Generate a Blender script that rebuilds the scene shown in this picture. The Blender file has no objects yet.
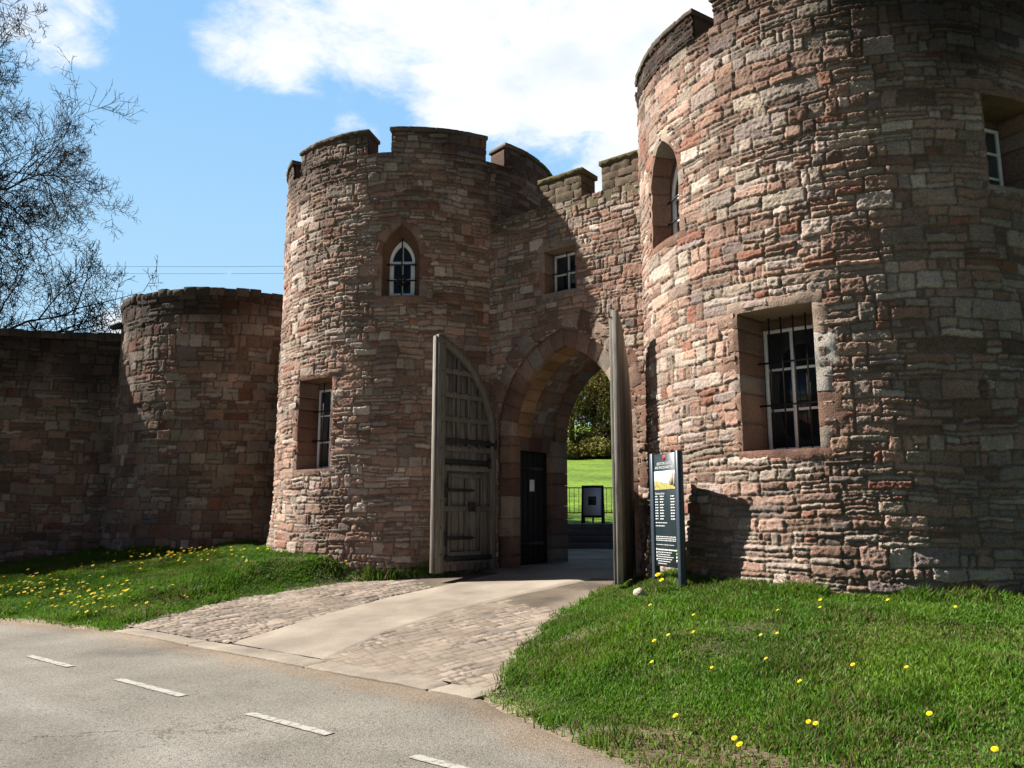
import bpy, bmesh, math, random
import numpy as np
from mathutils import Vector, Matrix
random.seed(7)
rng = np.random.default_rng(7)
S = bpy.context.scene
COL = S.collection
PI = math.pi

# ------------------------------------------------------------------ camera, sky, sun, exposure
cam_d = bpy.data.cameras.new('camera'); cam = bpy.data.objects.new('camera', cam_d); COL.objects.link(cam)
cam_d.sensor_width = 36.0; cam_d.lens = 36.0 * 795 / 1024
cam_d.clip_start = 0.05; cam_d.clip_end = 4000
cam.location = (0, 0, 1.6)
cam.rotation_euler = (math.radians(90 + 9.2), 0, math.radians(38))
S.camera = cam

SUN_PHI, SUN_EL = math.radians(24), math.radians(40)      # sun stands left of and slightly in front of the gate wall
sdir = Vector((-math.cos(SUN_PHI) * math.cos(SUN_EL), -math.sin(SUN_PHI) * math.cos(SUN_EL), math.sin(SUN_EL)))
sun_d = bpy.data.lights.new('sun', 'SUN'); sun_d.energy = 5.0; sun_d.angle = math.radians(0.53); sun_d.color = (1.0, 0.945, 0.865)
sun = bpy.data.objects.new('sun', sun_d); COL.objects.link(sun); sun.location = (-20, -8, 25)
sun.rotation_euler = (-sdir).to_track_quat('-Z', 'Y').to_euler()

W = bpy.data.worlds.new('World'); S.world = W; W.use_nodes = True
wt = W.node_tree; wt.nodes.clear()
def wn(t, **k):
    n = wt.nodes.new(t)
    for a, b in k.items(): setattr(n, a, b)
    return n
def wmath(op, a, b=None, c=None, clamp=False):
    n = wn('ShaderNodeMath', operation=op, use_clamp=clamp)
    for i, v in enumerate((a, b, c)):
        if v is None: continue
        if isinstance(v, (int, float)): n.inputs[i].default_value = v
        else: wt.links.new(v, n.inputs[i])
    return n.outputs[0]
VEIL = 0.92
sky = wn('ShaderNodeTexSky', sky_type='NISHITA'); sky.sun_disc = False
sky.sun_elevation = SUN_EL; sky.sun_rotation = math.atan2(sdir.x, sdir.y)
sky.air_density = 0.16; sky.dust_density = 0.1; sky.ozone_density = 1.5
tc = wn('ShaderNodeTexCoord')
D = tc.outputs['Generated']
sep = wn('ShaderNodeSeparateXYZ'); wt.links.new(D, sep.inputs[0])
zz = wmath('ADD', sep.outputs[2], 0.12)
px_ = wmath('DIVIDE', sep.outputs[0], zz); py_ = wmath('DIVIDE', sep.outputs[1], zz)
cmb = wn('ShaderNodeCombineXYZ'); wt.links.new(px_, cmb.inputs[0]); wt.links.new(py_, cmb.inputs[1])
nz = wn('ShaderNodeTexNoise'); nz.inputs['Scale'].default_value = 5.5; nz.inputs['Detail'].default_value = 9; nz.inputs['Roughness'].default_value = 0.66
nz.inputs['Distortion'].default_value = 0.25
wt.links.new(cmb.outputs[0], nz.inputs['Vector'])
CLOUDS = [((-.825, .285, .505), .065, .85), ((-.84, .22, .50), .06, .9), ((-.735, .45, .515), .05, .75), ((-.70, .49, .54), .07, .85), ((-.66, .53, .53), .05, .8), ((-.60, .57, .57), .11, 1.1), ((-.54, .64, .55), .13, 1.25), ((-.46, .71, .53), .12, 1.3),
          ((-.42, .77, .48), .09, 1.25), ((-.36, .76, .55), .12, 1.2), ((-.53, .70, .465), .045, .8), ((-.49, .78, .38), .04, 1.1), ((-.885, .43, .195), .04, .9), ((-.69, .585, .44), .03, .7)]
acc = None
for v, rad, wgt in CLOUDS:
    v = Vector(v).normalized()
    dn = wn('ShaderNodeVectorMath', operation='DOT_PRODUCT'); wt.links.new(D, dn.inputs[0]); dn.inputs[1].default_value = v
    mr = wn('ShaderNodeMapRange', interpolation_type='SMOOTHSTEP'); wt.links.new(dn.outputs['Value'], mr.inputs[0])
    mr.inputs[1].default_value = math.cos(rad * 1.35); mr.inputs[2].default_value = math.cos(rad * 0.25); mr.inputs[3].default_value = 0; mr.inputs[4].default_value = wgt
    acc = mr.outputs[0] if acc is None else wmath('MAXIMUM', acc, mr.outputs[0])
dens = wmath('ADD', wmath('MULTIPLY', acc, 0.62), wmath('MULTIPLY', wmath('SUBTRACT', nz.outputs[0], 0.5), 1.7))
mr = wn('ShaderNodeMapRange', interpolation_type='SMOOTHSTEP'); wt.links.new(dens, mr.inputs[0])
mr.inputs[1].default_value = 0.12; mr.inputs[2].default_value = 0.72
cmask = wmath('MULTIPLY', mr.outputs[0], wmath('MULTIPLY', acc, 2.5, clamp=True))
nz2 = wn('ShaderNodeTexNoise'); nz2.inputs['Scale'].default_value = 5; nz2.inputs['Detail'].default_value = 5; wt.links.new(cmb.outputs[0], nz2.inputs['Vector'])
cr = wn('ShaderNodeValToRGB'); wt.links.new(nz2.outputs[0], cr.inputs[0])
cr.color_ramp.elements[0].position = .3; cr.color_ramp.elements[0].color = (6.14, 6.78, 7.68, 1)
cr.color_ramp.elements[1].position = .6; cr.color_ramp.elements[1].color = (8.45, 8.51, 8.64, 1)
# a thin bright veil of high haze over the part of the sky the gate stands against
vd = wn('ShaderNodeVectorMath', operation='DOT_PRODUCT'); wt.links.new(D, vd.inputs[0]); vd.inputs[1].default_value = Vector((-.72, .62, .28)).normalized()
vm = wn('ShaderNodeMapRange', interpolation_type='SMOOTHSTEP'); wt.links.new(vd.outputs['Value'], vm.inputs[0])
vm.inputs[1].default_value = 0.4; vm.inputs[2].default_value = 0.86; vm.inputs[3].default_value = 0; vm.inputs[4].default_value = VEIL
vg = wn('ShaderNodeMapRange', interpolation_type='SMOOTHSTEP'); wt.links.new(sep.outputs[2], vg.inputs[0]); vg.inputs[1].default_value = .1; vg.inputs[2].default_value = .62
vcol = wn('ShaderNodeMix', data_type='RGBA'); wt.links.new(vg.outputs[0], vcol.inputs[0]); vcol.inputs[6].default_value = (3.97, 6.27, 8.06, 1); vcol.inputs[7].default_value = (2.35, 4.75, 7.9, 1)
veil = wn('ShaderNodeMix', data_type='RGBA'); wt.links.new(vm.outputs[0], veil.inputs[0]); wt.links.new(sky.outputs[0], veil.inputs[6]); wt.links.new(vcol.outputs[2], veil.inputs[7])
mixc = wn('ShaderNodeMix', data_type='RGBA'); wt.links.new(cmask, mixc.inputs[0]); wt.links.new(veil.outputs[2], mixc.inputs[6]); wt.links.new(cr.outputs[0], mixc.inputs[7])
bg = wn('ShaderNodeBackground'); bg.inputs[1].default_value = 0.05; wt.links.new(mixc.outputs[2], bg.inputs[0])
wo = wn('ShaderNodeOutputWorld'); wt.links.new(bg.outputs[0], wo.inputs[0])
S.view_settings.view_transform = 'Standard'; S.view_settings.look = 'None'
S.view_settings.exposure = 1.42; S.view_settings.gamma = 1.0; S.view_settings.use_curve_mapping = False
S.cycles.max_bounces = 5; S.cycles.diffuse_bounces = 2

# ------------------------------------------------------------------ noise
def _hash(ix, iy, seed):
    h = (ix.astype(np.int64) * 374761393 + iy.astype(np.int64) * 668265263 + seed * 974634541) & 0xffffffff
    h = ((h ^ (h >> 13)) * 1274126177) & 0xffffffff
    h = ((h ^ (h >> 16)) * 2246822519) & 0xffffffff
    return ((h ^ (h >> 15)) & 0xffffff) / float(0xffffff)
def vnoise(x, y, seed=0):
    x = np.asarray(x, float); y = np.asarray(y, float)
    ix = np.floor(x); iy = np.floor(y); fx = x - ix; fy = y - iy
    fx = fx * fx * fx * (fx * (fx * 6 - 15) + 10); fy = fy * fy * fy * (fy * (fy * 6 - 15) + 10)
    a = _hash(ix, iy, seed); b = _hash(ix + 1, iy, seed); c = _hash(ix, iy + 1, seed); d = _hash(ix + 1, iy + 1, seed)
    return (a + (b - a) * fx) * (1 - fy) + (c + (d - c) * fx) * fy
def fbm(x, y, seed=0, o=3):
    t = 0; amp = .5; s = 0
    for i in range(o):
        t = t + amp * vnoise(np.asarray(x) * 2 ** i + 13.7 * i, np.asarray(y) * 2 ** i + 7.3 * i, seed + i); s += amp; amp *= .5
    return t / s
def sm(x, a=0., b=1.):
    t = np.clip((np.asarray(x, float) - a) / (b - a), 0, 1); return t * t * (3 - 2 * t)

# ------------------------------------------------------------------ objects
def obj_link(o, parent=None):
    COL.objects.link(o)
    if parent is not None: o.parent = parent
    return o
def wloc(o):
    v = Vector((0, 0, 0))
    while o is not None: v = v + o.location; o = o.parent
    return np.array(v)
def tag(o, label=None, cat=None, group=None, kind=None):
    if label: o['label'] = label
    if cat: o['category'] = cat
    if group: o['group'] = group
    if kind: o['kind'] = kind
    return o
def thing(name, loc, label, cat, group=None):
    o = bpy.data.objects.new(name, None); o.location = loc; o.empty_display_size = .2
    obj_link(o); return tag(o, label, cat, group)
def mesh_np(name, V, F, mats, parent=None, C=None, smooth=False, mi=None):
    """F: list of (n,k) int arrays (k = 3 or 4)"""
    V = np.asarray(V, float)
    if parent is not None: V = V - wloc(parent)
    me = bpy.data.meshes.new(name)
    if not isinstance(F, list): F = [F]
    F = [np.asarray(f) for f in F if len(f)]
    nl = sum(f.size for f in F); npoly = sum(len(f) for f in F)
    me.vertices.add(len(V)); me.vertices.foreach_set('co', V.astype(np.float32).ravel())
    me.loops.add(nl); me.polygons.add(npoly)
    me.loops.foreach_set('vertex_index', np.concatenate([f.ravel() for f in F]).astype(np.int32))
    sizes = np.concatenate([np.full(len(f), f.shape[1]) for f in F]); st = np.concatenate([[0], np.cumsum(sizes)[:-1]])
    me.polygons.foreach_set('loop_start', st.astype(np.int32))
    if smooth: me.polygons.foreach_set('use_smooth', np.ones(npoly, bool))
    if mi is not None: me.polygons.foreach_set('material_index', np.asarray(mi, np.int32))
    me.update(calc_edges=True); me.validate()
    if C is not None:
        C = np.asarray(C, np.float32)
        at = me.color_attributes.new('Col', 'FLOAT_COLOR', 'POINT')
        at.data.foreach_set('color', np.concatenate([C, np.ones((len(C), 1), np.float32)], 1).ravel())
    for m in (mats if isinstance(mats, (list, tuple)) else [mats]): me.materials.append(m)
    o = bpy.data.objects.new(name, me); return obj_link(o, parent)

class MB:
    """collects shapes into one mesh (verts, quads, tris, colours per vertex)"""
    def __init__(s): s.V = []; s.Q = []; s.T = []; s.C = []; s.n = 0
    def add(s, V, Q=None, T=None, col=(1, 1, 1)):
        V = np.asarray(V, float).reshape(-1, 3)
        s.V.append(V)
        if Q is not None and len(Q): s.Q.append(np.asarray(Q).reshape(-1, 4) + s.n)
        if T is not None and len(T): s.T.append(np.asarray(T).reshape(-1, 3) + s.n)
        c = np.asarray(col, float)
        s.C.append(np.tile(c, (len(V), 1)) if c.ndim == 1 else c); s.n += len(V)
    def box(s, a, b, fn=None, col=(1, 1, 1), bev=0.0):
        a = np.minimum(a, b) if bev >= 0 else a; 
        (x0, y0, z0), (x1, y1, z1) = a, np.maximum(np.asarray(b), a)
        if bev <= 0:
            V = np.array([(x, y, z) for z in (z0, z1) for y in (y0, y1) for x in (x0, x1)], float)
            Q = [(0, 2, 3, 1), (4, 5, 7, 6), (0, 1, 5, 4), (2, 6, 7, 3), (0, 4, 6, 2), (1, 3, 7, 5)]; T = None
        else:
            bx = min(bev, (x1 - x0) * .45, (y1 - y0) * .45, (z1 - z0) * .45)
            V = []; idx = {}
            for ax in range(3):
                for k in range(8):
                    sx, sy, sz = k & 1, k >> 1 & 1, k >> 2 & 1
                    p = [(x0, x1)[sx], (y0, y1)[sy], (z0, z1)[sz]]
                    for j in range(3):
                        if j != ax: p[j] += bx if not (sx, sy, sz)[j] else -bx
                    idx[ax, sx, sy, sz] = len(V); V.append(p)
            Q = []; T = []
            for ax in range(3):
                for sd in (0, 1):
                    q = []
                    for (u, v) in ((0, 0), (1, 0), (1, 1), (0, 1)):
                        k = [0, 0, 0]; k[ax] = sd; k[(ax + 1) % 3] = u; k[(ax + 2) % 3] = v; q.append(idx[(ax,) + tuple(k)])
                    Q.append(q if sd else q[::-1])
            for ax in range(3):                               # edges parallel to ax
                b1, b2 = (ax + 1) % 3, (ax + 2) % 3
                for u in (0, 1):
                    for v in (0, 1):
                        k0 = [0, 0, 0]; k0[b1] = u; k0[b2] = v; k1 = list(k0); k1[ax] = 1
                        q = [idx[(b1,) + tuple(k0)], idx[(b1,) + tuple(k1)], idx[(b2,) + tuple(k1)], idx[(b2,) + tuple(k0)]]
                        Q.append(q if (u + v) % 2 == 0 else q[::-1])
            for k in range(8):
                kk = (k & 1, k >> 1 & 1, k >> 2 & 1); T.append([idx[(0,) + kk], idx[(1,) + kk], idx[(2,) + kk]])
            V = np.array(V, float)
        s.add(fn(V) if fn else V, Q, T, col)
    def tube(s, pts, rad, n=6, col=(1, 1, 1), cap=True):
        pts = np.asarray(pts, float); m = len(pts); rad = np.broadcast_to(rad, m)
        d = np.gradient(pts, axis=0); d /= np.linalg.norm(d, axis=1)[:, None] + 1e-9
        ref = np.array([0, 0, 1.]) if abs(d[0][2]) < .9 else np.array([1., 0, 0])
        a = np.cross(d, ref); a /= np.linalg.norm(a, axis=1)[:, None] + 1e-9; b = np.cross(d, a)
        th = np.arange(n) * 2 * PI / n
        V = pts[:, None] + rad[:, None, None] * (np.cos(th)[None, :, None] * a[:, None] + np.sin(th)[None, :, None] * b[:, None])
        Q = [(i * n + j, i * n + (j + 1) % n, (i + 1) * n + (j + 1) % n, (i + 1) * n + j) for i in range(m - 1) for j in range(n)]
        T = []
        V = V.reshape(-1, 3)
        if cap:
            V = np.concatenate([V, pts[:1], pts[-1:]]); e = m * n
            T = [(e, (j + 1) % n, j) for j in range(n)] + [(e + 1, (m - 1) * n + j, (m - 1) * n + (j + 1) % n) for j in range(n)]
        s.add(V, Q, T, col)
    def build(s, name, mat, parent=None, smooth=False):
        if not s.V: return None
        F = []
        if s.Q: F.append(np.concatenate(s.Q))
        if s.T: F.append(np.concatenate(s.T))
        o = mesh_np(name, np.concatenate(s.V), F, mat, parent, np.concatenate(s.C), smooth)
        if s.n < 6000:                                        # mirrored frames turn faces inside out: put them right
            bm = bmesh.new(); bm.from_mesh(o.data); bmesh.ops.recalc_face_normals(bm, faces=bm.faces); bm.to_mesh(o.data); bm.free()
        return o

# ------------------------------------------------------------------ materials
def new_mat(name, rough=.9, spec=.3):
    m = bpy.data.materials.new(name); m.use_nodes = True
    b = m.node_tree.nodes['Principled BSDF']; b.inputs['Roughness'].default_value = rough; b.inputs['Specular IOR Level'].default_value = spec
    return m, m.node_tree, b
def attr_mat(name, rough=.95, spec=.2, nscale=40, namp=.5, bump=.004, bscale=90, big=None):
    """surface colour from the Col attribute, broken up by noise, with a fine bump"""
    m, t, b = new_mat(name, rough, spec)
    at = t.nodes.new('ShaderNodeAttribute'); at.attribute_name = 'Col'
    geo = t.nodes.new('ShaderNodeNewGeometry')
    n = t.nodes.new('ShaderNodeTexNoise'); n.inputs['Scale'].default_value = nscale; n.inputs['Detail'].default_value = 6; n.inputs['Roughness'].default_value = .7
    t.links.new(geo.outputs['Position'], n.inputs['Vector'])
    mr = t.nodes.new('ShaderNodeMapRange'); t.links.new(n.outputs[0], mr.inputs[0]); mr.inputs[1].default_value = .25; mr.inputs[2].default_value = .75
    mr.inputs[3].default_value = 1 - namp; mr.inputs[4].default_value = 1 + namp
    mx = t.nodes.new('ShaderNodeVectorMath'); mx.operation = 'SCALE'; t.links.new(at.outputs['Color'], mx.inputs[0]); t.links.new(mr.outputs[0], mx.inputs['Scale'])
    out = mx.outputs[0]
    if big:
        n2 = t.nodes.new('ShaderNodeTexNoise'); n2.inputs['Scale'].default_value = big; n2.inputs['Detail'].default_value = 4
        t.links.new(geo.outputs['Position'], n2.inputs['Vector'])
        m2 = t.nodes.new('ShaderNodeMapRange'); t.links.new(n2.outputs[0], m2.inputs[0]); m2.inputs[1].default_value = .3; m2.inputs[2].default_value = .7
        m2.inputs[3].default_value = .72; m2.inputs[4].default_value = 1.22
        s2 = t.nodes.new('ShaderNodeVectorMath'); s2.operation = 'SCALE'; t.links.new(out, s2.inputs[0]); t.links.new(m2.outputs[0], s2.inputs['Scale']); out = s2.outputs[0]
    t.links.new(out, b.inputs['Base Color'])
    if bump:
        nb = t.nodes.new('ShaderNodeTexNoise'); nb.inputs['Scale'].default_value = bscale; nb.inputs['Detail'].default_value = 5
        t.links.new(geo.outputs['Position'], nb.inputs['Vector'])
        bp = t.nodes.new('ShaderNodeBump'); bp.inputs['Distance'].default_value = bump; bp.inputs['Strength'].default_value = 1.0
        t.links.new(nb.outputs[0], bp.inputs['Height']); t.links.new(bp.outputs[0], b.inputs['Normal'])
    return m
def plain(name, col, rough=.6, spec=.4, metal=0, namp=.15, nscale=30):
    m, t, b = new_mat(name, rough, spec); b.inputs['Metallic'].default_value = metal
    geo = t.nodes.new('ShaderNodeNewGeometry'); n = t.nodes.new('ShaderNodeTexNoise'); n.inputs['Scale'].default_value = nscale; n.inputs['Detail'].default_value = 5
    t.links.new(geo.outputs['Position'], n.inputs['Vector'])
    mr = t.nodes.new('ShaderNodeMapRange'); t.links.new(n.outputs[0], mr.inputs[0]); mr.inputs[1].default_value = .3; mr.inputs[2].default_value = .7; mr.inputs[3].default_value = 1 - namp; mr.inputs[4].default_value = 1 + namp
    c = t.nodes.new('ShaderNodeVectorMath'); c.operation = 'SCALE'; c.inputs[0].default_value = col; t.links.new(mr.outputs[0], c.inputs['Scale'])
    t.links.new(c.outputs[0], b.inputs['Base Color']); return m
M_STONE = attr_mat('sandstone_rubble', nscale=48, namp=.55, bump=.014, bscale=70, big=1.1)
M_ASHLAR = attr_mat('dressed_sandstone', nscale=40, namp=.5, bump=.012, bscale=75, big=1.6)
M_SETT = attr_mat('worn_setts', nscale=60, namp=.25, bump=.003, bscale=140, big=1.3)
M_GROUND = attr_mat('soil_and_turf', nscale=28, namp=.55, bump=.012, bscale=40, big=1.5)
M_MEADOW = attr_mat('meadow_turf', nscale=3.5, namp=.55, bump=.05, bscale=9, big=.35)
M_ROAD = attr_mat('worn_chippings', nscale=52, namp=.55, bump=.010, bscale=95, big=.8)
M_LEAF = attr_mat('grass_blades', rough=.6, spec=.3, nscale=3, namp=.25, bump=0)
def translucent(m, k=.4):
    t = m.node_tree; b = t.nodes['Principled BSDF']; src = b.inputs['Base Color'].links[0].from_socket
    tr = t.nodes.new('ShaderNodeBsdfTranslucent'); t.links.new(src, tr.inputs[0]); mx = t.nodes.new('ShaderNodeMixShader'); mx.inputs[0].default_value = k
    t.links.new(b.outputs[0], mx.inputs[1]); t.links.new(tr.outputs[0], mx.inputs[2]); t.links.new(mx.outputs[0], t.nodes['Material Output'].inputs[0])
translucent(M_LEAF)
M_BARK = attr_mat('bark', nscale=12, namp=.4, bump=.01, bscale=30)
M_FLOWER = attr_mat('petals', rough=.7, nscale=60, namp=.15, bump=0)
M_WOOD = None
def wood_mat():
    m, t, b = new_mat('weathered_oak', .85, .25)
    at = t.nodes.new('ShaderNodeAttribute'); at.attribute_name = 'Col'
    geo = t.nodes.new('ShaderNodeNewGeometry'); mp = t.nodes.new('ShaderNodeMapping'); mp.inputs['Scale'].default_value = (60, 60, 2.2)
    t.links.new(geo.outputs['Position'], mp.inputs[0])
    n = t.nodes.new('ShaderNodeTexNoise'); n.inputs['Scale'].default_value = 1; n.inputs['Detail'].default_value = 6; n.inputs['Roughness'].default_value = .65; n.inputs['Distortion'].default_value = .6
    t.links.new(mp.outputs[0], n.inputs[0])
    r = t.nodes.new('ShaderNodeValToRGB'); t.links.new(n.outputs[0], r.inputs[0])
    r.color_ramp.elements[0].position = .3; r.color_ramp.elements[0].color = (.06, .054, .048, 1)
    r.color_ramp.elements[1].position = .68; r.color_ramp.elements[1].color = (.26, .245, .22, 1)
    mx = t.nodes.new('ShaderNodeMix'); mx.data_type = 'RGBA'; mx.blend_type = 'MULTIPLY'; mx.inputs[0].default_value = 1
    t.links.new(r.outputs[0], mx.inputs[6]); t.links.new(at.outputs['Color'], mx.inputs[7]); t.links.new(mx.outputs[2], b.inputs['Base Color'])
    bp = t.nodes.new('ShaderNodeBump'); bp.inputs['Distance'].default_value = .006; t.links.new(n.outputs[0], bp.inputs['Height']); t.links.new(bp.outputs[0], b.inputs['Normal'])
    return m
M_WOOD = wood_mat()
M_IRON = plain('black_iron', (.012, .012, .013), .55, .4)
M_WHITE = plain('white_window_paint', (.84, .83, .81), .5, .4, namp=.10)
M_DARK = plain('dark_interior', (.012, .011, .010), .9, .1)
M_DKWOOD = plain('dark_stained_boards', (.013, .011, .010), .75, .25, namp=.4, nscale=14)
def glass_mat():
    m, t, b = new_mat('window_glass', .05, .5)
    b.inputs['Base Color'].default_value = (.012, .016, .022, 1)
    n = t.nodes.new('ShaderNodeTexNoise'); n.inputs['Scale'].default_value = 4; g = t.nodes.new('ShaderNodeNewGeometry'); t.links.new(g.outputs['Position'], n.inputs['Vector'])
    bp = t.nodes.new('ShaderNodeBump'); bp.inputs['Distance'].default_value = .01; bp.inputs['Strength'].default_value = .5
    t.links.new(n.outputs[0], bp.inputs['Height']); t.links.new(bp.outputs[0], b.inputs['Normal'])
    return m
M_GLASS = glass_mat()

# ------------------------------------------------------------------ rubble masonry as real relief
PAL = 1.0 * np.array([(.29, .185, .135), (.33, .225, .17), (.33, .275, .215), (.42, .345, .285), (.20, .135, .10), (.25, .125, .085), (.25, .20, .17), (.27, .205, .16)])
PAL = 1.02 * PAL * np.array([.98, .95, .97])
PALW = np.array([.21, .21, .20, .115, .10, .045, .085, .08])
class Rubble:
    """a layout of roughly coursed stones; eval gives relief (m) and colour at wall coordinates (u, z)"""
    def __init__(s, seed, umax, zmax, band=(.10, .24), wid=(.13, .48), thin=.72, pal=PAL, palw=PALW, prot=.032, mortar=(.175, .135, .10), warp=1.0, tint=(1, 1, 1)):
        r = np.random.default_rng(seed); s.seed = seed; s.warp = warp; s.mortar = np.array(mortar); s.tint = np.array(tint)
        z = [-0.3]
        while z[-1] < zmax + .5: z.append(z[-1] + r.uniform(*band))
        s.z = np.array(z); s.rows = []
        palw = palw / palw.sum()
        for k in range(len(z) - 1):
            u = [-.5 - r.random() * .4]
            while u[-1] < umax + .6:
                w = r.uniform(*wid); w = w * (1.5 if r.random() < .12 else 1); u.append(u[-1] + w)
            u = np.array(u); n = len(u) - 1; hgt = z[k + 1] - z[k]
            ns = np.where(r.random(n) < thin * min(1, hgt / .2), np.where(r.random(n) < .3, 3, 2), 1)
            s1 = np.where(ns == 1, 2., np.where(ns == 2, r.uniform(.35, .65, n), r.uniform(.25, .4, n)))
            s2 = np.where(ns == 3, r.uniform(.6, .75, n), 2.)
            vs = r.uniform(.3, .7, (n, 3)); vs[r.random((n, 3)) > .4] = 2.
            cols = pal[r.choice(len(pal), (n, 3, 2), p=palw)] * r.uniform(.74, 1.26, (n, 3, 2, 1)) * r.uniform(.98, 1.02, (n, 3, 2, 3))
            pr = r.beta(1.6, 2.0, (n, 3, 2)) * prot; tu = r.normal(0, .04, (n, 3, 2)); tz = r.normal(.015, .06, (n, 3, 2)); jw = r.uniform(.003, .010, (n, 3, 2))
            s.rows.append((u, s1, s2, vs, cols, pr, tu, tz, jw))
    def eval(s, U, Z, rough=1.0):
        w = s.warp; sd = s.seed
        uw = U + w * (.055 * (fbm(U * 3.1, Z * 3.1, sd + 11, 3) - .5) + .014 * (vnoise(U * 13, Z * 13, sd + 41) - .5))
        zw = Z + w * (  .10 * (fbm(U * .8, Z * 1.2, sd + 21, 2) - .5) + .04 * (fbm(U * 4.5, Z * 5, sd + 31, 2) - .5) + .009 * (vnoise(U * 16, Z * 16, sd + 51) - .5))
        H = np.zeros(U.shape); C = np.empty(U.shape + (3,)); C[:] = s.mortar
        k = np.clip(np.searchsorted(s.z, zw) - 1, 0, len(s.rows) - 1)
        n1 = fbm(U * 14, Z * 18, sd + 61, 3) - .5; n2 = fbm(U * 40, Z * 55, sd + 71, 2) - .5
        rid = 1 - np.abs(2 * fbm(U * 7, Z * 13, sd + 81, 3) - 1); lam = fbm(U * 5 + 3 * Z, Z * 34, sd + 91, 3) - .5
        for b in np.unique(k):
            m = k == b; u, s1, s2, vs, cols, pr, tu, tz, jw = s.rows[b]
            uu = uw[m]; z0, z1 = s.z[b], s.z[b + 1]; f = (zw[m] - z0) / (z1 - z0)
            j = np.clip(np.searchsorted(u, uu) - 1, 0, len(s1) - 1)
            a1, a2 = s1[j], s2[j]
            row = (f > a1).astype(int) + (f > a2).astype(int)
            lo = np.where(row == 0, 0, np.where(row == 1, a1, a2)); hi = np.where(row == 0, np.minimum(a1, 1), np.where(row == 1, np.minimum(a2, 1), 1))
            g = (uu - u[j]) / (u[j + 1] - u[j]); v = vs[j, row]; side = (g > v).astype(int)
            gl = np.where(side == 0, 0, v); gh = np.where(side == 0, np.minimum(v, 1), 1); wd = u[j + 1] - u[j]; hd = z1 - z0
            du = np.minimum(g - gl, gh - g) * wd; dz = np.minimum(f - lo, hi - f) * hd
            rr = .018; qx = np.maximum(rr - du, 0); qz = np.maximum(rr - dz, 0)
            d = np.where((qx > 0) & (qz > 0), rr - np.sqrt(qx ** 2 + qz ** 2), np.minimum(du, dz))
            d = d + .012 * n2[m] + .010 * n1[m]
            e = sm(d - jw[j, row, side], 0, .010)
            cu = (g - (gl + gh) / 2) * wd; cz = (f - (lo + hi) / 2) * hd
            h = .012 + pr[j, row, side] + tu[j, row, side] * cu + tz[j, row, side] * cz + rough * (.011 * n1[m] + .017 * n2[m] + .006 * (rid[m] - .7) + .011 * lam[m])
            H[m] = np.maximum(h, .006) * e + .004 * (1 - e)
            cc = cols[j, row, side] * (1 + .35 * n1[m])[:, None]
            e2 = sm(d - jw[j, row, side], -.002, .008)[:, None]
            C[m] = s.mortar * (1 + .4 * n1[m])[:, None] * (1 - e2) + cc * e2
        return H, C * s.tint

def grid_quads(nu, nz, keep=None):
    i = np.arange(nu * nz).reshape(nz, nu)
    q = np.stack([i[:-1, :-1], i[:-1, 1:], i[1:, 1:], i[1:, :-1]], -1)
    return q[keep] if keep is not None else q.reshape(-1, 4)
def compact(V, Q, C):
    u, inv = np.unique(Q, return_inverse=True); return V[u], inv.reshape(Q.shape), C[u]

STONE_COL = .88 * np.array([(.29, .185, .135), (.25, .15, .11), (.31, .235, .18), (.22, .125, .09), (.27, .22, .18), (.26, .17, .125)])
def scol(k=.2): return STONE_COL[random.randrange(len(STONE_COL))] * random.uniform(1 - k, 1 + k)
def block(mb, a0, a1, b0, b1, d0, d1, fn, col, res=.045, rnd=.014, rough=.013, sides=True):
    """a dressed stone: front at depth d0 with worn arrises and tooled face, sides back to depth d1.  fn maps (a, b, d) to world"""
    na = max(2, int(abs(a1 - a0) / res)) + 1; nb = max(2, int(abs(b1 - b0) / res)) + 1
    A, B = np.meshgrid(np.linspace(a0, a1, na), np.linspace(b0, b1, nb))
    sd = random.randrange(10000)
    e = np.minimum(np.minimum(A - a0, a1 - A), np.minimum(B - b0, b1 - B))
    dep = d0 + rnd * (1 - sm(e, 0, .03)) - rough * 2 * (fbm(A * 9, B * 9, sd, 3) - .5) - rough * 1.6 * (fbm(A * 30, B * 38, sd, 2) - .5)
    V = np.stack([A, B, dep], -1).reshape(-1, 3); Q = grid_quads(na, nb)
    c = np.tile(np.asarray(col), (len(V), 1)) * (1 + .35 * (fbm(A * 5, B * 5, sd + 5, 3).reshape(-1, 1) - .5))
    mb.add(fn(V), Q, None, c)
    if sides:
        ring = [(0, j) for j in range(na)] + [(i, na - 1) for i in range(1, nb)] + [(nb - 1, j) for j in range(na - 2, -1, -1)] + [(i, 0) for i in range(nb - 2, 0, -1)]
        ids = np.array([i * na + j for i, j in ring]); R0 = V[ids]; R1 = R0.copy(); R1[:, 2] = d1
        mid = R0.copy(); mid[:, 2] = R0[:, 2] * .6 + d1 * .4
        n = len(ids); VV = np.concatenate([R0, mid, R1]); q = []
        for l in range(2):
            for i in range(n): q.append((l * n + i, l * n + n + i, l * n + n + (i + 1) % n, l * n + (i + 1) % n))
        mb.add(fn(VV), q, None, np.asarray(col))
        bc = np.array([(a0, b0, d1), (a1, b0, d1), (a1, b1, d1), (a0, b1, d1)], float)
        mb.add(fn(bc), [(0, 3, 2, 1)], None, np.asarray(col))

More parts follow.
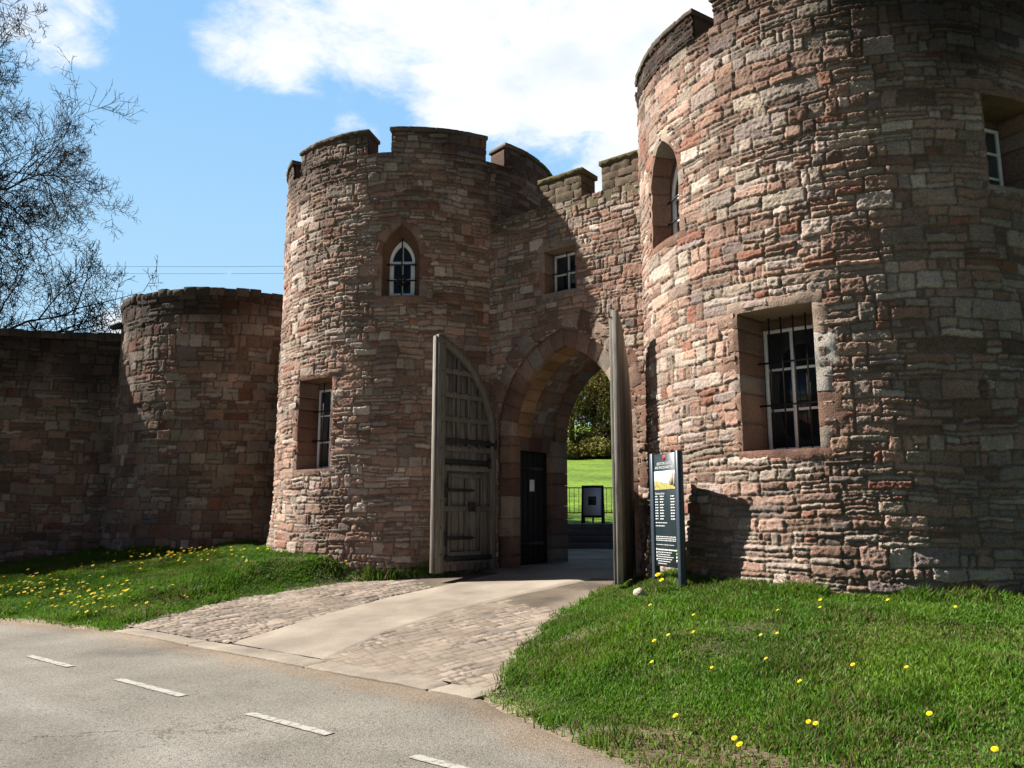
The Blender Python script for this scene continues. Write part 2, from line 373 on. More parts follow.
# ------------------------------------------------------------------ the lie of the land
def pl(x, pts):
    pts = np.array(pts, float); return np.interp(x, pts[:, 0], pts[:, 1])
LEFT_EDGE = [(5.4, -11.15), (6.0, -11.27), (7.2, -11.55), (8.4, -11.35), (9.5, -10.95), (10.3, -9.85), (11.2, -9.4)]      # y -> x, lawn lies left of it
RIGHT_EDGE = [(5.4, -4.72), (5.84, -4.75), (6.5, -5.18), (7.0, -5.45), (7.6, -5.68), (8.8, -6.12), (10.2, -6.35), (11.0, -6.5)]
FRONT_L = [(-40, 4.2), (-20, 4.75), (-13.75, 5.0), (-11.2, 5.5)]                                                           # x -> y
FRONT_R = [(-4.74, 5.62), (-4.08, 5.3), (-3.5, 5.02), (-2.67, 4.7), (-1.4, 4.3), (.5, 3.9), (4, 3.4), (12, 3.0)]
def edge_l(y): return pl(y, LEFT_EDGE)
def edge_r(y): return pl(y, RIGHT_EDGE)
def drive_z(y): return np.where(y > 10.8, .52 + .1 * sm(y, 10.8, 12.0), np.clip(.1 * (y - 5.6), 0, .52))
FX, FY = -.6157, .788            # direction in through the gate towards the steps
def land(x, y):
    x = np.asarray(x, float); y = np.asarray(y, float)
    z = drive_z(y)
    ul = edge_l(y) - x; ur = x - edge_r(y)
    z = z + np.where((ul > 0) & (y < 14), (.43 - .10 * sm(-x, 13, 17)) * sm(ul / (1.5 - .85 * sm(y, 7.8, 9.6)), 0, 1) * np.clip((y - 4.9) / 4.0, 0, 1), 0)
    z = z + np.where((ur > 0) & (y < 14), (.31 - .10 * sm(x, -3.5, 0)) * sm(ur, 0, 1.5) * sm(y - pl(x, FRONT_R), -.1, 3.2), 0)
    s = FX * x + FY * y
    inner = np.where((y > 14.2), 1.0, 0.0)
    z = np.where((inner > 0) & (s > 22.9), 1.27, z)
    d = s - 25.5
    z = z + np.where((inner > 0) & (d > 0), .131 * d * sm(d, -4, 8), 0)
    return z
def worn_earth(x, y):
    n = .5 * (fbm(np.asarray(x) * 2.5, np.asarray(y) * 2.5, 57, 3) - .5)
    return np.clip(.95 * np.exp(-((x + 2.6) / 1.0) ** 2 - ((y - 5.2) / .34) ** 2) + .9 * np.exp(-((x + .9) / .6) ** 2 - ((y - 5.0) / .3) ** 2) + .8 * np.exp(-((x + 5.0) / .3) ** 2 - ((y - 7.4) / .4) ** 2) + n, 0, 1)
def lawn_mask(x, y):
    l = (x < edge_l(y)) & (y > pl(x, FRONT_L)); r = (x > edge_r(y)) & (y > pl(x, FRONT_R))
    return l, r
gx = np.arange(-26, 12.01, .1); gy = np.arange(-9, 16.01, .1)
X, Y = np.meshgrid(gx, gy)
L, R_ = lawn_mask(X, Y)
Zg = land(X, Y) + .03 * (fbm(X * 1.2, Y * 1.2, 3, 3) - .5) * (L | R_) - np.where(L | R_, 0, .02)
soil = np.array((.095, .07, .045)); turf = np.array((.035, .058, .012)); tan = np.array((.20, .155, .11))
bare = fbm(X * .9, Y * .9, 5, 4)
dl = np.minimum(edge_l(Y) - X, Y - pl(X, FRONT_L)); dr = np.minimum(X - edge_r(Y), Y - pl(X, FRONT_R))
dd = np.maximum(dl, dr)
kk = sm(dd + .35 * (fbm(X * 3, Y * 3, 9, 3) - .5), -.05, .45)[..., None]
we = sm(worn_earth(X, Y), .2, .6)[..., None]; turf = turf * (1 - we) + soil * 1.25 * we
Cg = tan * (1 - kk) + (soil * sm(bare, .6, .72)[..., None] + turf * (1 - sm(bare, .6, .72))[..., None]) * kk
g = mesh_np('ground', np.stack([X, Y, Zg], -1).reshape(-1, 3), grid_quads(len(gx), len(gy)), M_GROUND, None, Cg.reshape(-1, 3), True)
tag(g, kind='structure')
# the plain to the horizon, with a hole-free drop under the near ground
M_FAR = plain('far_fields', (.06, .09, .03), .95, .1, namp=.35, nscale=.05)
mb = MB(); q = 1500.; mb.add([(-q, -q, -.35), (q, -q, -.35), (q, q, -.35), (-q, q, -.35)], [(0, 1, 2, 3)], None, (1, 1, 1))
tag(mb.build('far_ground', M_FAR), kind='structure')
# meadow behind the gate
hx = np.arange(-110, 45.01, 1.0); hy = np.concatenate([np.arange(15.95, 30, .25), np.arange(30, 150.1, 1.5)])
X, Y = np.meshgrid(hx, hy); Zh = land(X, Y) + .25 * (fbm(X * .12, Y * .12, 8, 3) - .5) * sm(FX * X + FY * Y, 26, 34)
Ch = np.array((.125, .205, .022)) * (1 + .5 * (fbm(X * .5, Y * .5, 4, 4) - .5))[..., None]
pav = ((FX * X + FY * Y) < 25.3)[..., None]; Ch = np.where(pav, np.array((.2, .19, .175)), Ch)
tag(mesh_np('hill', np.stack([X, Y, Zh], -1).reshape(-1, 3), grid_quads(len(hx), len(hy)), M_MEADOW, None, Ch.reshape(-1, 3), True), kind='structure')

# ------------------------------------------------------------------ road, markings, drive
gx = np.arange(-40, 16.01, .12); gy = np.concatenate([np.arange(-7, 2.9, .3), np.arange(2.9, 5.62, .045)])
X, Y = np.meshgrid(gx, gy)
yf = np.where(X < -11.1, pl(X, FRONT_L), np.where(X > -4.74, pl(X, FRONT_R), 5.56)) + .16 * (fbm(X * 1.6, X * 0 + 3, 17, 3) - .5)
Yr = np.where(gy[:, None] > 2.9, 2.9 + (Y - 2.9) * (yf - 2.9) / (5.6 - 2.9), Y)
edge = yf - Yr
base = np.array((.182, .168, .143)); pale = np.array((.222, .208, .183)); dirt = np.array((.20, .157, .115))
C = np.tile(base, X.shape + (1,)) * (.9 + .25 * fbm(X * .7, Yr * 2.2, 21, 4))[..., None]
tr = np.exp(-((Yr - 3.08) / .17) ** 2) + np.exp(-((Yr - 1.4) / .28) ** 2) * .7
C = C * (1 - .16 * sm(Yr, 3.0, 2.5))[..., None]; C = C * (1 - .8 * tr[..., None]) + pale * .8 * tr[..., None]
dk = sm(.62 - edge + .45 * (fbm(X * 2.2, Yr * 3, 23, 4) - .5), 0, .55)[..., None]
C = C * (1 - dk) + dirt * dk
Zr = .006 - .012 * sm(edge, .1, 0) + .004 * (fbm(X * 3, Yr * 3, 2, 2) - .5)
tag(mesh_np('road', np.stack([X, Yr, Zr], -1).reshape(-1, 3), grid_quads(len(gx), len(gy)), M_ROAD, None, C.reshape(-1, 3), True), kind='structure')
def road_cracks(m):
    t = m.node_tree; b = t.nodes['Principled BSDF']; src = b.inputs['Base Color'].links[0].from_socket; g = t.nodes.new('ShaderNodeNewGeometry')
    def noise(sc, de, ro=.5):
        n = t.nodes.new('ShaderNodeTexNoise'); n.inputs['Scale'].default_value = sc; n.inputs['Detail'].default_value = de; n.inputs['Roughness'].default_value = ro; t.links.new(g.outputs['Position'], n.inputs['Vector']); return n.outputs[0]
    def rng_(v, a, b_, c, d):
        r_ = t.nodes.new('ShaderNodeMapRange'); t.links.new(v, r_.inputs[0])
        for i, k in enumerate((a, b_, c, d)): r_.inputs[i + 1].default_value = k
        return r_.outputs[0]
    def mt(op, a, b_):
        n = t.nodes.new('ShaderNodeMath'); n.operation = op
        for i, k in enumerate((a, b_)):
            if isinstance(k, (int, float)): n.inputs[i].default_value = k
            else: t.links.new(k, n.inputs[i])
        return n.outputs[0]
    crack = rng_(mt('ABSOLUTE', mt('SUBTRACT', noise(.55, 9, .6), .5), 0), 0, .0045, 1, 0)
    crack = mt('MULTIPLY', crack, rng_(noise(.23, 2), .5, .6, 0, .65))
    f = mt('SUBTRACT', 1, crack); stain = rng_(noise(.9, 6, .65), .56, .72, 1, .80); f = mt('MULTIPLY', f, stain)
    chip = rng_(noise(34, 2), .60, .68, 1, .62); f = mt('MULTIPLY', f, chip)
    v = t.nodes.new('ShaderNodeVectorMath'); v.operation = 'SCALE'; t.links.new(src, v.inputs[0]); t.links.new(f, v.inputs['Scale']); t.links.new(v.outputs[0], b.inputs['Base Color'])
road_cracks(M_ROAD)
M_LINE = attr_mat('worn_white_line', nscale=70, namp=.35, bump=.004, bscale=200)
for x0, ln in [(-10.04 - 2.05 * k, 1.05) for k in range(9, 0, -1)] + [(-10.04, 1.05), (-7.97, 1.17), (-5.81, 1.0), (-3.96, 1.05), (-1.9, 1.05), (.2, 1.05)]:
    mb = MB(); A, B = np.meshgrid(np.linspace(x0, x0 + ln, 110), np.linspace(3.955, 4.05, 12))
    B = B + .006 * (vnoise(A * 20, B * 60, 77) - .5)
    wear = sm(fbm(A * 26, B * 26, 78, 4) + .25 * sm(np.abs(B - 4.0025), .03, .048), .52, .66)[..., None] * .75
    mb.add(np.stack([A, B, np.full(A.shape, .0125)], -1), grid_quads(110, 12), None, (np.array((.345, .33, .30)) * (1 - wear) + np.array((.16, .15, .13)) * wear).reshape(-1, 3))
    tag(mb.build('road_marking', M_LINE), kind='structure')
# cobbled margins and the smooth wheelway between them
def cobbles(seed, xa, xb, ya, yb, name, keepfn):
    rub = Rubble(seed, 12, 12, band=(.10, .17), wid=(.13, .30), thin=0.05, warp=.5, prot=.02, mortar=(.095, .075, .055),
                 pal=np.array([(.215, .175, .142), (.245, .20, .165), (.20, .158, .127), (.205, .175, .15)]), palw=np.array([.4, .3, .2, .1]))
    xs = np.arange(xa, xb, .018); ys = np.arange(ya, yb, .018); X, Y = np.meshgrid(xs, ys)
    h, C = rub.eval(Y * .96 + X * .28 + 6, X * .96 - Y * .28 + 14, .5)
    worn = sm(fbm(X * .8, Y * .8, seed, 3), .50, .74) * (1 if seed == 502 else .6)
    wr = worn[..., None] * .6; C = C * (1 - wr) + np.array((.205, .168, .128)) * wr
    Z = drive_z(Y) + .004 + h * .9 * (1 - .7 * worn)
    keep = keepfn(X, Y); kq = keep[:-1, :-1] & keep[1:, 1:]
    V, Q, C = compact(np.stack([X, Y, Z], -1).reshape(-1, 3), grid_quads(len(xs), len(ys), kq), C.reshape(-1, 3))
    tag(mesh_np(name, V, Q, M_SETT, None, C, True), kind='structure')
def strip_l(y): return pl(y, [(5.4, -8.9), (6.0, -8.95), (7.1, -9.1), (8.7, -9.25), (10.1, -9.05), (13.6, -8.9)])
def strip_r(y): return pl(y, [(5.4, -7.05), (5.9, -7.1), (7, -7.4), (8.2, -7.5), (9.4, -7.36), (10.7, -7.08), (13.6, -6.95)])
cobbles(501, -11.9, -8.7, 5.77, 11.5, 'cobbled_margin', lambda X, Y: (X < strip_l(Y) + .05) & (X > edge_l(Y) - .25) & (Y < 11.2))
cobbles(502, -7.9, -4.4, 5.77, 11.5, 'cobbled_margin', lambda X, Y: (X > strip_r(Y) - .05) & (X < edge_r(Y) + .25 * sm(Y, 5.8, 6.6) + .02))
t = np.linspace(0, 1, 60); ys = np.arange(5.83, 18.7, .06); A, Y = np.meshgrid(t, ys)
xl = np.where(Y > 11.2, -9.6 + 0 * Y, strip_l(Y)); xr = np.where(Y > 11.2, -5.9 + 0 * Y, strip_r(Y))
far = sm(Y, 13.4, 15); xl = xl - far * 8; xr = xr + far * 1.5
X = xl + (xr - xl) * A
jn = np.minimum(np.abs(((Y + .35 * np.floor(A * 3)) * 1.15) % 1 - .5) * 2, np.abs((A * 3) % 1 - .5) * 2)
C = np.array((.25, .213, .172)) * (.74 + .5 * fbm(X * 1.4, Y * 1.4, 31, 5))[..., None] * (1 - .3 * sm(jn, .955, 1.0))[..., None]
Z = drive_z(Y) + .024 - .018 * sm(np.abs(A - .5), .455, .5) - .016 * sm(Y, 5.95, 5.83) * (Y < 6) + .010 * (fbm(X * 2.5, Y * 2.5, 33, 3) - .5) - .006 * sm(jn, .95, 1.0)
tag(mesh_np('driveway', np.stack([X, Y, Z], -1).reshape(-1, 3), grid_quads(60, len(ys)), M_SETT, None, C.reshape(-1, 3), True), kind='structure')
mb = MB(); x = -11.15
while x < -4.75:
    w = min(random.uniform(1.6, 2.4), -4.72 - x)
    block(mb, x, x + w - .006, 5.5, 5.86, -.028 - random.uniform(0, .003), .1, lambda V: np.stack([V[:, 0], V[:, 1] + .012 * np.sin(V[:, 0] * 3), -V[:, 2]], -1), np.array((.23, .197, .158)) * random.uniform(.92, 1.08), rnd=.016, rough=.006)
    x += w
tag(mb.build('kerb', M_SETT, smooth=False), kind='structure')

# ------------------------------------------------------------------ round towers
def cyl_fn(Cx, Cy, Rr):
    def f(V):            # (u = arc metres of angle*Rr, z, depth)
        V = np.asarray(V); th = V[:, 0] / Rr; r = Rr - V[:, 2]
        return np.stack([Cx + r * np.cos(th), Cy + r * np.sin(th), V[:, 1]], -1)
    return f
def soot(Z, ztop, U, sd, lo=.35, span=1.4):
    """dark weathering that runs down from the wall head"""
    n = fbm(U * 1.1, Z * .35, sd, 4); k = sm(Z + 1.6 * (n - .5), ztop - span, ztop); return 1 - (1 - lo) * k
def tower(Cx, Cy, Rr, rub, zgap, zmer, m_start, m_width, openings, label, parent_name, fine=(-175, 45), step=.016, zb=.1, soot_lo=.5, soot_fn=None, batter=.13, mer_range=(0, 8)):
    root = thing(parent_name, (Cx, Cy, .6), label, 'tower')
    f = cyl_fn(Cx, Cy, Rr)
    def surface(t0, t1, z0, z1, du, holes=()):
        us = np.arange(math.radians(t0) * Rr, math.radians(t1) * Rr + du * .5, du); zs = np.arange(z0, z1 + du * .5, du); zs = np.append(zs[zs < z1 - du * .3], z1)
        U, Z = np.meshgrid(us, zs); H, C = rub.eval(U + 25, Z)
        C = C * (soot_fn(U, Z) if soot_fn else soot(Z, zmer, U, rub.seed, soot_lo))[..., None]
        H = H + batter * sm(2.0 - Z, 0, 1.7) + .03 * (fbm(U * .5, Z * .5, rub.seed + 3, 2) - .5)
        uc = (U[:-1, :-1] + U[1:, 1:]) / 2; zc = (Z[:-1, :-1] + Z[1:, 1:]) / 2
        keep = np.ones(uc.shape, bool)
        for h in holes: keep &= ~h(uc, zc)
        V = f(np.stack([U, Z, -H], -1).reshape(-1, 3))
        return compact(V, grid_quads(len(us), len(zs), keep), C.reshape(-1, 3))
    mb = MB()
    V, Q, C = surface(fine[0], fine[1], zb, zgap, step, openings); mb.add(V, Q, None, C)
    V, Q, C = surface(fine[1], fine[0] + 360, zb, zgap, .05); mb.add(V, Q, None, C)
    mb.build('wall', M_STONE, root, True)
    # wall head: coping of the crenel sills, inner face of the parapet and the roof behind it
    mb = MB(); n = 96; th = np.linspace(0, 2 * PI, n, endpoint=False)
    rings = [(Rr + .03, zgap - .002), (Rr - .45, zgap - .002), (Rr - .45, zgap - .9), (.05, zgap - .7)]
    VV = np.concatenate([np.stack([Cx + r * np.cos(th), Cy + r * np.sin(th), np.full(n, z)], -1) for r, z in rings])
    q = [(l * n + i, l * n + (i + 1) % n, (l + 1) * n + (i + 1) % n, (l + 1) * n + i) for l in range(3) for i in range(n)]
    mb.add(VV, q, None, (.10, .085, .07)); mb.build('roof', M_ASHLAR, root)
    for k in range(*mer_range):
        t0 = m_start + 45 * k; t1 = t0 + m_width
        mb = MB(); fineq = fine[0] < ((t0 + 180) % 360) - 180 < fine[1]
        V, Q, C = surface(t0, t1, zgap - .004, zmer - .07, step if fineq else .05); mb.add(V, Q, None, C)
        u0, u1 = math.radians(t0) * Rr, math.radians(t1) * Rr
        w = u0
        while w < u1 - .02:                                   # body stones whose ends show in the gaps
            w2 = min(w + random.uniform(.3, .5), u1)
            if u1 - w2 < .15: w2 = u1
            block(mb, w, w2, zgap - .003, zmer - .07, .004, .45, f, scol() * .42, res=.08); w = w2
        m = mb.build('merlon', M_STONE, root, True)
        mb = MB(); w = u0 - .03
        while w < u1:                                         # coping slabs
            w2 = min(w + random.uniform(.35, .6), u1 + .03)
            if u1 - w2 < .2: w2 = u1 + .03
            c = np.array((.13, .105, .08)) * random.uniform(.7, 1.2)
            block(mb, w, w2 - .006, zmer - .07 + random.uniform(-.004, .004), zmer + random.uniform(-.012, .012), -.085, .49, f, c, res=.05, rnd=.02); w = w2
        mb.build('coping', M_ASHLAR, m)
    return root, f

def hole_rect(uc, w, z0, z1, e=.05): return lambda U, Z: (np.abs(U - uc) < w / 2 + e) & (Z > z0 - e) & (Z < z1 + e)
def hole_arch(uc, a, z0, zs, c, e=.045):
    rho = a + c
    def f(U, Z):
        du = np.abs(U - uc); low = (du < a + e) & (Z > z0 - e) & (Z <= zs)
        up = (Z > zs) & ((du + c) ** 2 + (Z - zs) ** 2 < (rho + e) ** 2); return low | up
    return f
def frame_fn(f0, uc, Rr, Cx, Cy):
    th = uc / Rr; n = np.array([math.cos(th), math.sin(th), 0]); t = np.array([-math.sin(th), math.cos(th), 0]); O = np.array([Cx, Cy, 0]) + n * Rr
    def f(V):
        V = np.asarray(V); return O + V[:, :1] * t + V[:, 1:2] * np.array([0, 0, 1.]) - V[:, 2:3] * n
    return f
def jambs(mb, fn, uc, a, z0, z1, d0, dep, seed, wmin=.15, wmax=.30, colk=1.0, lime_lit=()):
    rr = random.Random(seed)
    for sd in (-1, 1):
        z = z0; k = rr.randrange(2)
        while z < z1 - .01:
            h = rr.uniform(.22, .42); z2 = min(z + h, z1)
            if z1 - z2 < .15: z2 = z1
            w = wmax * rr.uniform(.85, 1.1) if k % 2 else wmin * rr.uniform(.9, 1.2); k += 1
            a0, a1 = (uc + a, uc + a + w) if sd > 0 else (uc - a - w, uc - a)
            block(mb, a0, a1, z + .003, z2 - .003, d0 + rr.uniform(-.006, .006), dep, fn, np.array((.46, .42, .37)) * rr.uniform(.8, 1) if sd > 0 and k in lime_lit else scol() * colk); z = z2  # pale right jamb stones: limewash plus the sunlit reveal edge painted in
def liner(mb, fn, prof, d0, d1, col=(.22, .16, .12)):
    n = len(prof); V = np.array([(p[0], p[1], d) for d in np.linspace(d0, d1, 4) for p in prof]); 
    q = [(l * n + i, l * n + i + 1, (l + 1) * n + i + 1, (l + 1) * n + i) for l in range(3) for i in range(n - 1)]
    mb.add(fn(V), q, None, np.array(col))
def arch_pts(uc, a, zs, c, n=14):
    rho = a + c; am = math.acos(c / rho); P = []
    for i in range(n + 1): t = am * i / n; P.append((uc - c * -1 - rho * math.cos(t) if False else uc + c - rho * math.cos(t), zs + rho * math.sin(t)))
    for i in range(n - 1, -1, -1): t = am * i / n; P.append((uc - c + rho * math.cos(t), zs + rho * math.sin(t)))
    return P
def voussoirs(mb, fn, uc, a, zs, c, ro, d0, dep, n, colk=1.0, jit=.0, rin=0.0):
    """n stones on each side of a pointed arch: inner radius a + c, thickness ro"""
    rho = a + c + rin; am = math.acos(c / (a + c))
    for sd in (-1, 1):
        for i in range(n):
            t0, t1 = am * i / n, am * (i + 1) / n
            th = ro + random.uniform(-jit, jit)
            def g(V, sd=sd):
                r = V[:, 1]; tt = V[:, 0] / am * np.arccos(np.clip(c / r, -1, 1))
                x = uc + sd * (-c + r * np.cos(tt)); x = np.where(sd * (x - uc) < 0, uc, x)
                return fn(np.stack([x, zs + r * np.sin(tt), V[:, 2]], -1))
            gap = .003 / rho
            # block() wants comparable units, so angles are stretched to metres
            gg = lambda V, g=g: g(np.stack([V[:, 0] / rho, V[:, 1], V[:, 2]], -1))
            block(mb, (t0 + gap) * rho, (t1 - gap) * rho, rho, rho + th, d0 + random.uniform(-.005, .005), dep, gg, scol() * colk)

def rect_window(root, f, Cx, Cy, Rr, uc, w, z0, z1, depth, fw, cols, rows, nvert, hbars, frame_x=0.0, lime_lit=(), bar_d=.12, curtain=False, label=None, flat=None):
    fl = flat or frame_fn(f, uc, Rr, Cx, Cy)
    mb = MB()
    jambs(mb, f, uc, w / 2, z0, z1, -.022, depth + .08, int(uc * 100), lime_lit=lime_lit)
    block(mb, uc - w / 2 - .14, uc + w / 2 + .12, z1, z1 + .15, -.026, depth + .08, f, scol())
    block(mb, uc - w / 2 - .06, uc + w / 2 + .16, z0 - .12, z0, -.028, depth + .08, f, scol() * .9)
    liner(mb, f, [(uc - w / 2 - .012, z0 - .01), (uc - w / 2 - .012, z1 + .01), (uc + w / 2 + .012, z1 + .01), (uc + w / 2 + .012, z0 - .01), (uc - w / 2 - .012, z0 - .01)], .0, depth + .1)
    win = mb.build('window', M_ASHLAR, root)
    if label: win['label'] = label
    fz0, fz1 = z0 + .02, z1 - (.14 if fw < w * .9 else .02)
    mb = MB(); x0, x1 = frame_x - fw / 2, frame_x + fw / 2; t = .045
    b = lambda xa, xb, za, zb, da=depth, db=depth + .05: mb.box((xa, za, da), (xb, zb, db), fl, bev=.006)
    b(x0, x0 + t, fz0, fz1); b(x1 - t, x1, fz0, fz1); b(x0 + t, x1 - t, fz0, fz0 + t); b(x0 + t, x1 - t, fz1 - t, fz1)
    for i in range(1, cols): xm = x0 + (x1 - x0) * i / cols; b(xm - .02, xm + .02, fz0 + t, fz1 - t, depth + .004, depth + .046)
    for j in range(1, rows): zm = fz0 + (fz1 - fz0) * j / rows; b(x0 + t, x1 - t, zm - .017, zm + .017, depth + .008, depth + .042)
    mb.build('window_frame', M_WHITE, win)
    mb = MB(); mb.box((x0 + .01, fz0 + .01, depth + .028), (x1 - .01, fz1 - .01, depth + .034), fl); mb.build('pane', M_GLASS, win)
    mb = MB(); o = w / 2 - .005                               # dark closure round the frame and behind it
    mb.box((-o * 1.25, z0 - .02, depth + .075), (o * 1.25, z1 + .02, depth + .095), fl); mb.build('backing', M_DARK, win)
    if fw < w * .9:
        mb = MB(); oo = w / 2 * (1 - depth / 3) - .004
        for xa, xb, za, zb in ((-oo, x0, z0, z1), (x1, oo, z0, z1), (x0, x1, fz1, z1)):
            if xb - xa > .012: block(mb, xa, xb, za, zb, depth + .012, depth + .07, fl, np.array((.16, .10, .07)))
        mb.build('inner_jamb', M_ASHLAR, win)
    for i in range(nvert):
        mb = MB(); xm = x0 + (x1 - x0) * (i + .8) / (nvert + .6); mb.tube(fl(np.array([(xm, z0 + .0, depth - bar_d), (xm, z1 - .01, depth - bar_d)])), .011, 6); mb.build('iron_bar', M_IRON, win)
    for hz in hbars:
        mb = MB(); e = w / 2 * .96; mb.box((-e, hz - .012, depth - bar_d - .016), (e, hz + .012, depth - bar_d - .006), fl); mb.build('iron_bar', M_IRON, win)
    return win

def lancet(root, f, Cx, Cy, Rr, uc, a, z0, zs, c, depth, fa, fz0, wreath, label=None, splay=.2):
    fl = frame_fn(f, uc, Rr, Cx, Cy); mb = MB()
    jambs(mb, f, uc, a, z0, zs, -.03, depth + .08, int(uc * 71), .13, .2)
    voussoirs(mb, f, uc, a, zs, c, .15, -.03, depth + .08, 3)
    block(mb, uc - a - .12, uc + a + .12, z0 - .15, z0, -.035, depth + .08, f, scol() * .9)
    P = [(uc - a - .01, z0)] + [(p[0] + .01 * np.sign(p[0] - uc), p[1] + .008) for p in arch_pts(uc, a, zs, c)] + [(uc + a + .01, z0), (uc - a - .01, z0 - .004)]
    liner(mb, f, P, 0, depth + .1)
    # inner splayed stone ring that holds the light
    fc = c * fa / a * 1.35; frho = fa + fc
    prof = arch_pts(0, fa, zs - .1, fc); outer = [(p[0] * (a * 1.02) / fa, p[1] + (.35 if p[1] > zs - .1 else 0)) for p in prof]
    n = len(prof); I = [(-fa, fz0)] + prof + [(fa, fz0)]
    O = [(-a * 1.02, fz0 - .2)] + [(np.clip(p[0] * 1.0, -a * 1.02, a * 1.02) * 1.0, p[1]) for p in arch_pts(0, a * 1.0, zs, c)] + [(a * 1.02, fz0 - .2)]
    V = np.array([(p[0], p[1], depth) for p in I] + [(p[0], p[1], depth - splay) for p in O]); m = len(I)
    q = [(i, i + 1, m + i + 1, m + i) for i in range(m - 1)] + [(0, m, 2 * m - 1, m - 1)]
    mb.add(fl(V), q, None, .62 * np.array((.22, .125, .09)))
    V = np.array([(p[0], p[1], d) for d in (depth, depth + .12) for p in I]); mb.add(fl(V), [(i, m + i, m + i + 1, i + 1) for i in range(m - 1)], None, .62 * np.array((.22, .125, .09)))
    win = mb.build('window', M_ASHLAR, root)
    if label: win['label'] = label
    d = depth + .02; mb = MB(); t = .055
    Pi = arch_pts(0, fa - t, zs - .1, fc * (fa - t) / fa); Po = prof
    V = np.array([(p[0], p[1], dd) for dd in (d, d + .04) for P_ in (Pi, Po) for p in P_]); n = len(Pi)
    q = []
    for i in range(n - 1): q += [(i, i + 1, n + i + 1, n + i), (i, 2 * n + i, 2 * n + i + 1, i + 1), (2 * n + i, 3 * n + i, 3 * n + i + 1, 2 * n + i + 1)]
    mb.add(fl(V), q)
    zt = zs - .1; apex = Pi[len(Pi) // 2][1]
    bx = lambda xa, xb, za, zb, e=0: mb.box((xa, za, d + e), (xb, zb, d + .04), fl, bev=.005)
    bx(-fa, -fa + t * 1.5, fz0, zt); bx(fa - t * 1.5, fa, fz0, zt); bx(-fa + t, fa - t, fz0, fz0 + t * 1.2, .002); bx(-fa + t, fa - t, zt - .035, zt + .035, .002)
    zm = (fz0 + zt) * .5; bx(-.018, .018, fz0 + t, apex, .004); bx(-fa + t, fa - t, zm - .02, zm + .02, .006)
    mb.build('window_frame', M_WHITE, win)
    Pg = [(-fa + .01, fz0 + .01)] + arch_pts(0, fa - .01, zs - .1, fc) + [(fa - .01, fz0 + .01)]
    m = len(Pg); V = np.array([(p[0], p[1], d + .03) for p in Pg] + [(0, (fz0 + zs) / 2, d + .03)])
    mb = MB(); mb.add(fl(V), None, [(i, (i + 1) % m, m) for i in range(m)]); mb.build('pane', M_GLASS, win)
    mb = MB(); mb.box((-a, fz0 - .2, d + .1), (a, zs + c + a, d + .12), fl); mb.build('backing', M_DARK, win)
    for p in ([(0, fz0 - .02), (0, zs - .1 + math.sqrt(frho ** 2 - fc ** 2) + .02)], [(-fa - .04, zt - .05), (fa + .04, zt - .05)], [(-fa - .04, zm - .03), (fa + .04, zm - .03)]):
        mb = MB(); mb.tube(fl(np.array([(x, z, d - .06) for x, z in p])), .014, 6); mb.build('iron_bar', M_IRON, win)
    if wreath:
        mb = MB(); th = np.linspace(0, 2 * PI, 17)
        ring = np.stack([.075 * np.cos(th), zm - .03 + .085 * np.sin(th), np.full(17, d - .075)], -1); mb.tube(fl(ring), .022, 6, cap=False)
        for i in range(46):
            a_ = random.random() * 6.28; r_ = random.uniform(.05, .12); p0 = np.array([r_ * math.cos(a_), zm - .03 + r_ * math.sin(a_), d - .08]); p1 = p0 + np.array([random.uniform(-.05, .05), random.uniform(-.05, .05), random.uniform(-.03, .0)])
            mb.tube(fl(np.array([p0, p1])), (.01, .002), 4)
        mb.build('iron_boss', M_IRON, win)
    return win

CL, CR, TR = (-12.34, 12.48), (-3.32, 12.48), 2.98
rad = lambda d: math.radians(d) * TR
rubL = Rubble(11, 60, 9.5, wid=(.14, .5)); rubR = Rubble(23, 60, 9.5, band=(.10, .25), wid=(.14, .54))
LW = dict(uc=rad(-87.6), w=.93, z0=2.41, z1=4.13); RW = dict(uc=rad(-90.4), w=.94, z0=2.35, z1=4.1); R2 = dict(uc=rad(-31), w=.93, z0=5.45, z1=6.62)
LA = dict(uc=rad(-53.2), a=.36, z0=5.62, zs=6.42, c=.32); RA = dict(uc=rad(-125), a=.40, z0=5.48, zs=6.36, c=.34)
hr = lambda d: hole_rect(d['uc'], d['w'], d['z0'], d['z1']); ha = lambda d: hole_arch(d['uc'], d['a'], d['z0'], d['zs'], d['c'])
rootL, fL = tower(CL[0], CL[1], TR, rubL, 8.48, 8.98, -57.6, 36, [hr(LW), ha(LA)], 'round battlemented sandstone tower left of the gateway, a white pointed window high on it', 'round_tower', fine=(-165, 45), step=.019, soot_lo=.42)
def sootR(U, Z):
    n = fbm(U * .9, Z * .4, 91, 4)
    k = sm(Z + 1.4 * (n - .5), 6.0, 7.9) * sm(U / TR, math.radians(-92), math.radians(-62)); k2 = sm(Z + 1.2 * (n - .5), 7.4, 8.6) * .55
    return 1 - .82 * np.maximum(k, k2)
rootR, fR = tower(CR[0], CR[1], TR, rubR, 8.17, 8.62, -102.5, 38.5, [hr(RW), ha(RA), hr(R2)], 'largest round sandstone tower, right of the gateway, with a barred window in deep reveal', 'round_tower', fine=(-190, 10), step=.015, soot_fn=sootR)
rect_window(rootL, fL, CL[0], CL[1], TR, depth=.42, fw=.70, cols=2, rows=3, nvert=2, hbars=(2.98, 3.55), bar_d=.06, **LW)
rect_window(rootR, fR, CR[0], CR[1], TR, depth=.60, fw=.72, cols=2, rows=3, nvert=4, hbars=(2.95, 3.5), frame_x=.0, lime_lit=(3, 4, 6), label='tall white framed window behind black iron bars in a deep stone reveal', **RW)
